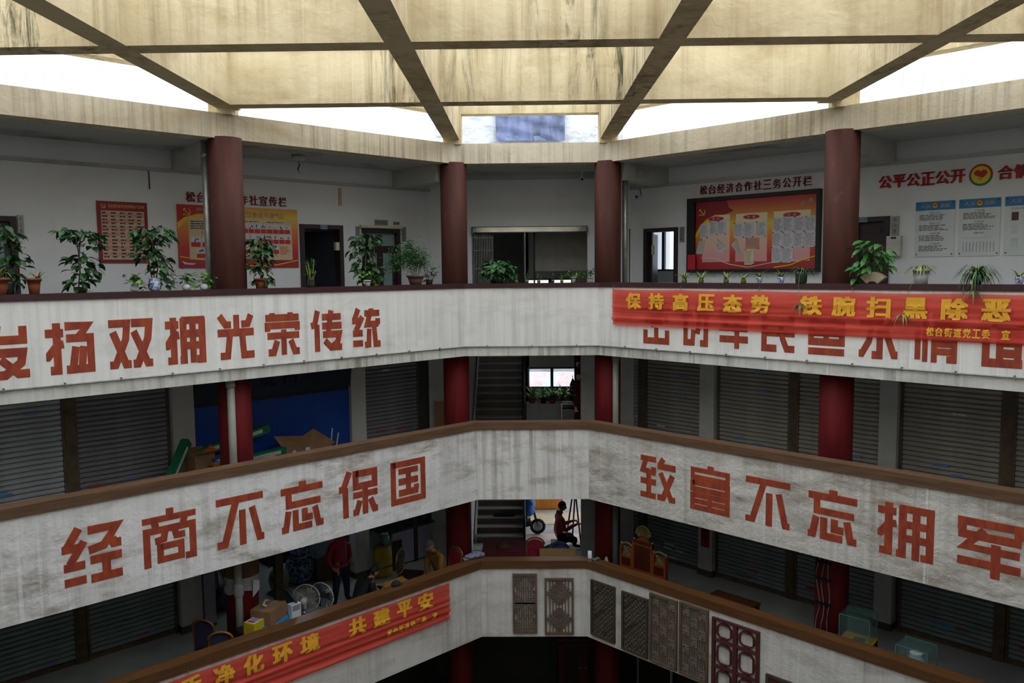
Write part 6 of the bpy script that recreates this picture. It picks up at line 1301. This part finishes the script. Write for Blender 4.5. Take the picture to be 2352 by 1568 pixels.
def person(label, fr, loc, rz, J, jacket, trousers, hair, head_dir, look_down=0.0, extras=()):
    t = thing('person', label, 'person', fr, loc, rz); J = {k: Vector(p) for k, p in J.items()}
    E = [('pelvis', 'spine'), ('spine', 'chest'), ('chest', 'neck'), ('neck', 'skull')]; RAD = {'pelvis': (.19, .18), 'spine': (.2, .19), 'chest': (.225, .2), 'neck': .065, 'skull': .06}
    REG = {('neck', 'skull'): 2}
    for s in 'lr':
        E += [('chest', 'sh'+s), ('sh'+s, 'el'+s), ('el'+s, 'wr'+s), ('wr'+s, 'pa'+s), ('pelvis', 'hip'+s), ('hip'+s, 'kn'+s), ('kn'+s, 'an'+s), ('an'+s, 'to'+s)]
        RAD.update({'sh'+s: .10, 'el'+s: .075, 'wr'+s: .05, 'pa'+s: (.048, .026), 'hip'+s: .125, 'kn'+s: .09, 'an'+s: .062, 'to'+s: (.05, .035)})
        REG.update({('wr'+s, 'pa'+s): 2, ('pelvis', 'hip'+s): 1, ('hip'+s, 'kn'+s): 1, ('kn'+s, 'an'+s): 1, ('an'+s, 'to'+s): 3})
        d = (J['pa'+s]-J['wr'+s]).normalized(); side = d.cross(Vector((0, 0, 1))); side = side.normalized() if side.length > .1 else Vector((1, 0, 0)); dn = d.cross(side).normalized()
        if dn.z > 0: dn = -dn
        for k, (o, l) in enumerate(((-.03, .075), (-.01, .09), (.012, .085), (.032, .065))):
            a, b, c = J['pa'+s]+side*o+d*.02, J['pa'+s]+side*o*1.15+d*(.02+l*.5), J['pa'+s]+side*o*1.15+d*(.02+l*.8)+dn*l*.4
            for nm, p in (('a', a), ('b', b), ('c', c)): J['f%d%s%s' % (k, nm, s)] = p; RAD['f%d%s%s' % (k, nm, s)] = .0115
            E += [('pa'+s, 'f%da%s' % (k, s)), ('f%da%s' % (k, s), 'f%db%s' % (k, s)), ('f%db%s' % (k, s), 'f%dc%s' % (k, s))]
            for q in E[-3:]: REG[q] = 2
        sg = -1 if s == 'l' else 1; a = J['wr'+s].lerp(J['pa'+s], .45)+side*.04*sg; b = a+side*.035*sg+d*.04; 
        for nm, p in (('ta', a), ('tb', b)): J[nm+s] = p; RAD[nm+s] = .013
        E += [('wr'+s, 'ta'+s), ('ta'+s, 'tb'+s)]; REG[E[-1]] = 2; REG[E[-2]] = 2
    v, f = skin_geo(J, E, RAD, 'pelvis')
    def dist(p, a, b):
        ab = b-a; k = max(0, min(1, (p-a).dot(ab)/max(1e-9, ab.length_squared))); return (p-a-ab*k).length
    seg = [(J[a], J[b], REG.get((a, b), 0)) for a, b in E]; mi = []
    for q in f:
        c = sum((Vector(v[i]) for i in q), Vector())/len(q); mi.append(min(seg, key=lambda s_: dist(c, s_[0], s_[1]))[2])
    mb = MB(); mb.v = v; mb.f = f; mb.mi = mi
    # head: skull with jaw, nose, ears, eyes and mouth, turned towards head_dir
    hd = MB(); hd.ball((0, 0, .02), .092, .112, .132, 18, 14, 2); hd.v = [(x*(1-.28*max(0, -z-.02)/.11), y-.012*(z < -.03), z) for x, y, z in hd.v]
    hd.ball((0, -.112, -.005), .016, .024, .032, 8, 6, 2); hd.ball((-.093, .01, .0), .014, .024, .036, 8, 6, 2); hd.ball((.093, .01, .0), .014, .024, .036, 8, 6, 2)
    for sx in (-1, 1): hd.ball((sx*.036, -.1, .025), .014, .008, .008, 8, 6, 4); hd.box(sx*.036-.02, sx*.036+.02, -.108, -.09, .043, .05, 4)
    hd.ball((0, -.102, -.058), .026, .008, .008, 8, 6, 5)
    hp = J['skull']+Vector((0, 0, .085)); T = Matrix.Translation(hp) @ Matrix.Rotation(math.atan2(head_dir[0], -head_dir[1]), 4, 'Z') @ Matrix.Rotation(look_down, 4, 'X')
    hd.xf(T); n = len(mb.v); mb.v += hd.v; mb.f += [tuple(i+n for i in q) for q in hd.f]; mb.mi += hd.mi
    mb.obj('body', [jacket, trousers, SKIN, SHOE, EYE, LIP], t, smooth=True)
    hr = MB(); hr.ball((0, .012, .04), .100, .118, .13, 18, 14); hr.v = [(x, y if (z > .06 or y > -.02) else -.02+(y+.02)*.2, max(z, -.05 if y > 0 else .055)) for x, y, z in hr.v]; hr.xf(T); hr.obj('hair', hair, t, smooth=True)
    cl = MB(); cn = J['neck']; cl.lathe([(.085, -.03), (.10, .0), (.095, .05)], 14, cap=False).xf(Matrix.Translation(cn)); cl.obj('collar', jacket, t, smooth=True)
    for nm, g, m in extras: g.obj(nm, m, t)
    return t
JR = M('jacket_red', '#8a1a2c', .7, 0, .15, 6); JB = M('jacket_black', '#101115', .8, 0, .2, 6); JT = M('jacket_tan', '#6e4a1c', .8, 0, .15, 6); JL = M('jacket_red_leather', '#96222a', .35, 0, .2, 6, spec=.5); TN = M('trousers_navy', '#11182c', .9, 0, .2, 6); TK = M('trousers_dark', '#1a1a1c', .9)
stand = dict(pelvis=(0, 0, 1.04), spine=(0, .01, 1.24), chest=(0, .02, 1.50), neck=(0, .02, 1.70), skull=(0, .0, 1.80), shl=(-.24, .02, 1.60), shr=(.24, .02, 1.60), ell=(-.40, .05, 1.28), elr=(.40, .05, 1.28), wrl=(-.36, -.06, 1.06), wrr=(.36, -.05, 1.07), pal=(-.31, -.13, .98), par=(.31, -.12, .99),
 hipl=(-.12, 0, .98), hipr=(.12, 0, .98), knl=(-.19, -.02, .56), knr=(.20, -.02, .56), anl=(-.24, .02, .10), anr=(.27, .02, .10), tol=(-.27, -.16, .04), tor=(.31, -.16, .04))
zp = MB(); zp.tube([(0, -.165, 1.62), (0, -.19, 1.4), (0, -.175, 1.1)], .008, 5); lg = MB()
for k in range(6): lg.box(.08+k*.022, .095+k*.022, -.185, -.17, 1.52, 1.545)
hem = MB(); hem.lathe([(.215, 1.0), (.225, 1.03), (.215, 1.08)], 18, cap=False); hem.v = [(x, y*.85, z) for x, y, z in hem.v]
person('person in a red zip jacket and navy trousers standing with hands at the pockets', 'L', (-3.02, .82, FL1), .35, stand, JR, TN, HAIRB, (0, -1), .1, [('zip', zp, PLQ), ('chest_print', lg, WHITEP), ('jacket_hem', hem, JR)])
def seated(lean, seat=.50, reach=.62, rz_=.74, hx=0.0, drop=0.0):
    s, c = math.sin(lean), math.cos(lean); B = lambda h, y=0: (s*h, y, seat+.08+c*h)
    J = dict(pelvis=(0, 0, seat+.10), spine=B(.28), chest=B(.52), neck=B(.72), skull=(s*.80+.05+hx, 0, seat+.08+c*.80-drop)); 
    for k, y in (('l', .24), ('r', -.24)):
        q = B(.62, y); J['sh'+k] = q; J['el'+k] = (q[0]+.07, y*1.08, q[2]-.36); J['wr'+k] = (reach, y*.7, rz_); J['pa'+k] = (reach+.10, y*.62, rz_-.01)
        J['hip'+k] = (.04, y*.5, seat+.06); J['kn'+k] = (.50, y*.75, seat+.05); J['an'+k] = (.44, y*.75, .10); J['to'+k] = (.64, y*.8, .05)
    return J
person('person in a black jacket bent over the chess board', 'L', (-3.62, -.62, FL1), 0, seated(.62, .44, .66, .84, .06, .04), JB, TK, HAIRB, (1, -.1), .55)
person('grey-haired person in a tan jacket seated facing the chess board', 'L', (-1.06, -.62, FL1), PI, seated(.34, .52, .30, .64, .05, .02), JT, TK, HAIRG, (1, .25), .35)
person('person in a dark red leather jacket sitting in the street doorway', 'F', (.72, 2.45, FL1), .25, seated(.10, .24, .52, .72, .02), JL, TK, HAIRB, (1, -.25), .2)
t = thing('low_stool', 'low stool under the person in the dark red leather jacket', 'stool', 'F', (.70, 2.45, FL1)); MB().box(-.17, .17, -.17, .17, .17, .21).obj('seat', WOODD, t)
for sx in (-.13, .13):
    for sy in (-.13, .13): MB().box(sx-.02, sx+.02, sy-.02, sy+.02, 0, .17).obj('leg', WOODD, t)
t = thing('round_stool', 'wooden stool under the person in the black jacket', 'stool', 'L', (-3.62, -.62, FL1)); MB().lathe([(.18, .34), (.18, .38)], 16).obj('seat', WOODD, t)
for k in range(4): MB().tube([(.12*math.cos(k*PI/2+.7), .12*math.sin(k*PI/2+.7), .34), (.16*math.cos(k*PI/2+.7), .16*math.sin(k*PI/2+.7), 0)], .02, 6).obj('leg', WOODD, t)
t = thing('orange_cup', 'small orange object held out by the person in the street doorway', 'cup', 'F', (1.31, 2.55, FL1+.70)); MB().lathe([(.03, 0), (.04, .06)], 12).obj('cup', ORG, t, smooth=True); MB().lathe([(.035, .058), (.042, .064)], 12).obj('rim', ORG, t)
t = thing('pole_bundle', 'leaning tripod of poles beside the street doorway', 'poles', 'F', (1.22, 2.85, FL1))
for a, b in (((-.25, 0, 0), (.0, .0, 1.7)), ((-.05, .05, 0), (.05, .02, 1.7)), ((.2, -.05, 0), (.03, .03, 1.7))): MB().tube([a, b], .025, 8).obj('pole', M('pole_grey', '#6a6a66', .5, .3, .2, 8), t)

# ------------------------------------------------------------------ the street seen through the doorway
t = thing('wooden_crate', 'honey-coloured wooden cabinet standing across the street', 'cabinet', 'F', (.55, 6.3, FL1)); HON = M('wood_honey', '#a86a22', .5, 0, .25, 5, stretch=(1, 1, .3))
for k in range(3): MB().box(-.48, .5, -.02, .0, .06+k*.5, .54+k*.5).obj('front_board', HON, t)
MB().box(-.5, .52, 0, .5, 0, 1.6).obj('body', HON, t); MB().box(-.52, -.44, -.04, .02, 0, 1.6).obj('corner_post', M('wood_honey_dark', '#7a4a18', .5), t)
t = thing('scooter', 'dark motor scooter under a blue cover, just outside the doorway', 'scooter', 'F', (-.1, 3.72, FL1)); TYRE = M('tyre', '#141414', .8)
for x in (.28, -.85):
    o = MB().tube([(x+.19*math.cos(2*PI*k/20), 0, .24+.19*math.sin(2*PI*k/20)) for k in range(21)], .05, 8).obj('tyre', TYRE, t, smooth=True); MB().lathe([(.13, -.03), (.13, .03)], 14).xf(Matrix.Translation((x, 0, .24)) @ Matrix.Rotation(PI/2, 4, 'X')).obj('wheel', PLQ, o)
MB().tube([(.28, 0, .24), (.15, 0, .75), (.1, 0, 1.0)], .035, 8).obj('fork', RAILM, t); MB().tube([(.1, -.28, 1.0), (.1, .28, 1.0)], .02, 8).obj('handlebar', RAILM, t)
MB().prism([(.12, .3), (.0, .28), (-.2, .22), (-.5, .25), (-1.0, .4), (-1.05, .62), (-.5, .68), (-.3, .35), (.05, .45)], -.14, .14, 0, 'xz').obj('body', BLACKF, t)
q = MB(); q.ball((.02, 0, .86), .2, .26, .3, 14, 10); q.v = [(x*(1+.1*math.sin(14*z)), y*(1+.12*math.sin(11*z+6*x)), z) for x, y, z in q.v]; q.obj('rain_cover', M('cover_blue', '#2f5a9a', .6, 0, .3, 7), t, smooth=True)
struct(MB().box(-14, 14, 11, 13, FL1, FL1+6).obj('wall_street_opposite', P_EXT)); struct(MB().box(1.45, 1.62, 2.75, 2.95, FL1, CE1).obj('pillar_doorway', M('pillar_white', '#8f9092', .6)), 'pale doorway post')
AWN = M('awning_white', '#c9d4de', .4); AWR = M('awning_pink', '#d3c0be', .5)
t = thing('awning', 'striped awning roof outside the middle hall window', 'awning', 'F', (.6, 8.5, -4.6))
for k in range(10): MB().add([(-2.5+k*.5, 0, 0), (-2.0+k*.5, 0, 0), (-1.4+k*.5, 1.6, 1.1), (-1.9+k*.5, 1.6, 1.1), (-2.5+k*.5, 0, -.03), (-2.0+k*.5, 0, -.03), (-1.4+k*.5, 1.6, 1.07), (-1.9+k*.5, 1.6, 1.07)], [(0, 1, 2, 3), (7, 6, 5, 4), (0, 4, 5, 1), (1, 5, 6, 2), (2, 6, 7, 3), (3, 7, 4, 0)]).obj('stripe', AWR if k % 2 else AWN, t)
MB().box(-2.5, 2.5, -.03, 0, -.4, 0).obj('valance', M('awning_blue', '#8aa4c4', .5), t)
for x in (-2.4, 2.4): MB().tube([(x, 0, 0), (x, 0, -3.03)], .04, 8).obj('post', RAILM, t)
# roof-top wall with dark tarpaulin, seen through the clerestory
struct(MB().box(-2.6, 2.6, 2.6, 2.85, 3.28, 7.5).obj('wall_rooftop', P_EXT), 'weathered grey wall on the roof behind the front side')
t = thing('tarpaulin', 'dark blue-grey tarpaulin hanging on the roof-top wall', 'tarpaulin', 'F', (-.92, 2.52, 3.86)); q = MB(); nx, nz = 26, 22; v = []; f = []
for j in range(nz+1):
    for i in range(nx+1):
        x, z = 1.9*i/nx, 2.0*j/nz; sag = .05*math.sin(PI*i/nx)*math.cos(z*2); v.append((x, -.04-.025*math.sin(9*x+2*math.sin(3*z))-.02*math.sin(17*z+4*x)-sag, z))
for j in range(nz):
    for i in range(nx): k = j*(nx+1)+i; f.append((k, k+1, k+nx+2, k+nx+1))
q.add(v, f).obj('sheet', M('tarp_blue_grey', '#556080', .35, 0, .5, 5, stretch=(1, 1, .3), spec=.5), t, smooth=True); MB().box(0, 1.9, -.07, -.02, 0, .14).obj('hem', M('tarp_hem', '#6a7894', .4, 0, .3, 9), t)
# pale apartment blocks far behind
BLD = M('apartment_render', '#e9e9e9', .9, 0, .04, .5); BWN = M('apartment_glass', '#a3b8cc', .2, 0, .2, 2, spec=.6)
wmesh = MB().box(0, 1.1, -.06, .02, 0, 1.4).mesh('window', BWN); bmesh_ = MB().box(-.3, 2.3, -1.1, 0, -.9, -.1).mesh('balcony', BLD)
def block(label, x, y, z0, w, d, h, rz, cols, rows):
    t = thing('apartment_block', label, 'building', 'F', (x, y, z0), rz); MB().box(-w/2, w/2, 0, d, 0, h).obj('walls', BLD, t); MB().box(-w/2-.2, w/2+.2, -.2, d+.2, h, h+.5).obj('roof', BLD, t)
    for c in range(cols):
        for k in range(rows):
            xx, zz = -w/2+(c+.5)*w/cols-.5, (k+.4)*h/rows; place(wmesh, 'window', t, loc=(xx, 0, zz))
            if c % 3 == 1: place(bmesh_, 'balcony', t, loc=(xx-.5, 0, zz))
block('pale apartment block with balconies far behind, upper left', -34, 40, -7, 13, 10, 36, -.35, 7, 11)
block('pale apartment block with many windows far behind, upper right', 29, 40, -7, 12, 10, 34, .3, 7, 11)
block('low pale building seen through the clerestory left of the roof-top wall', -5.6, 30, -7, 2.6, 6, 17.2, 0, 2, 6)
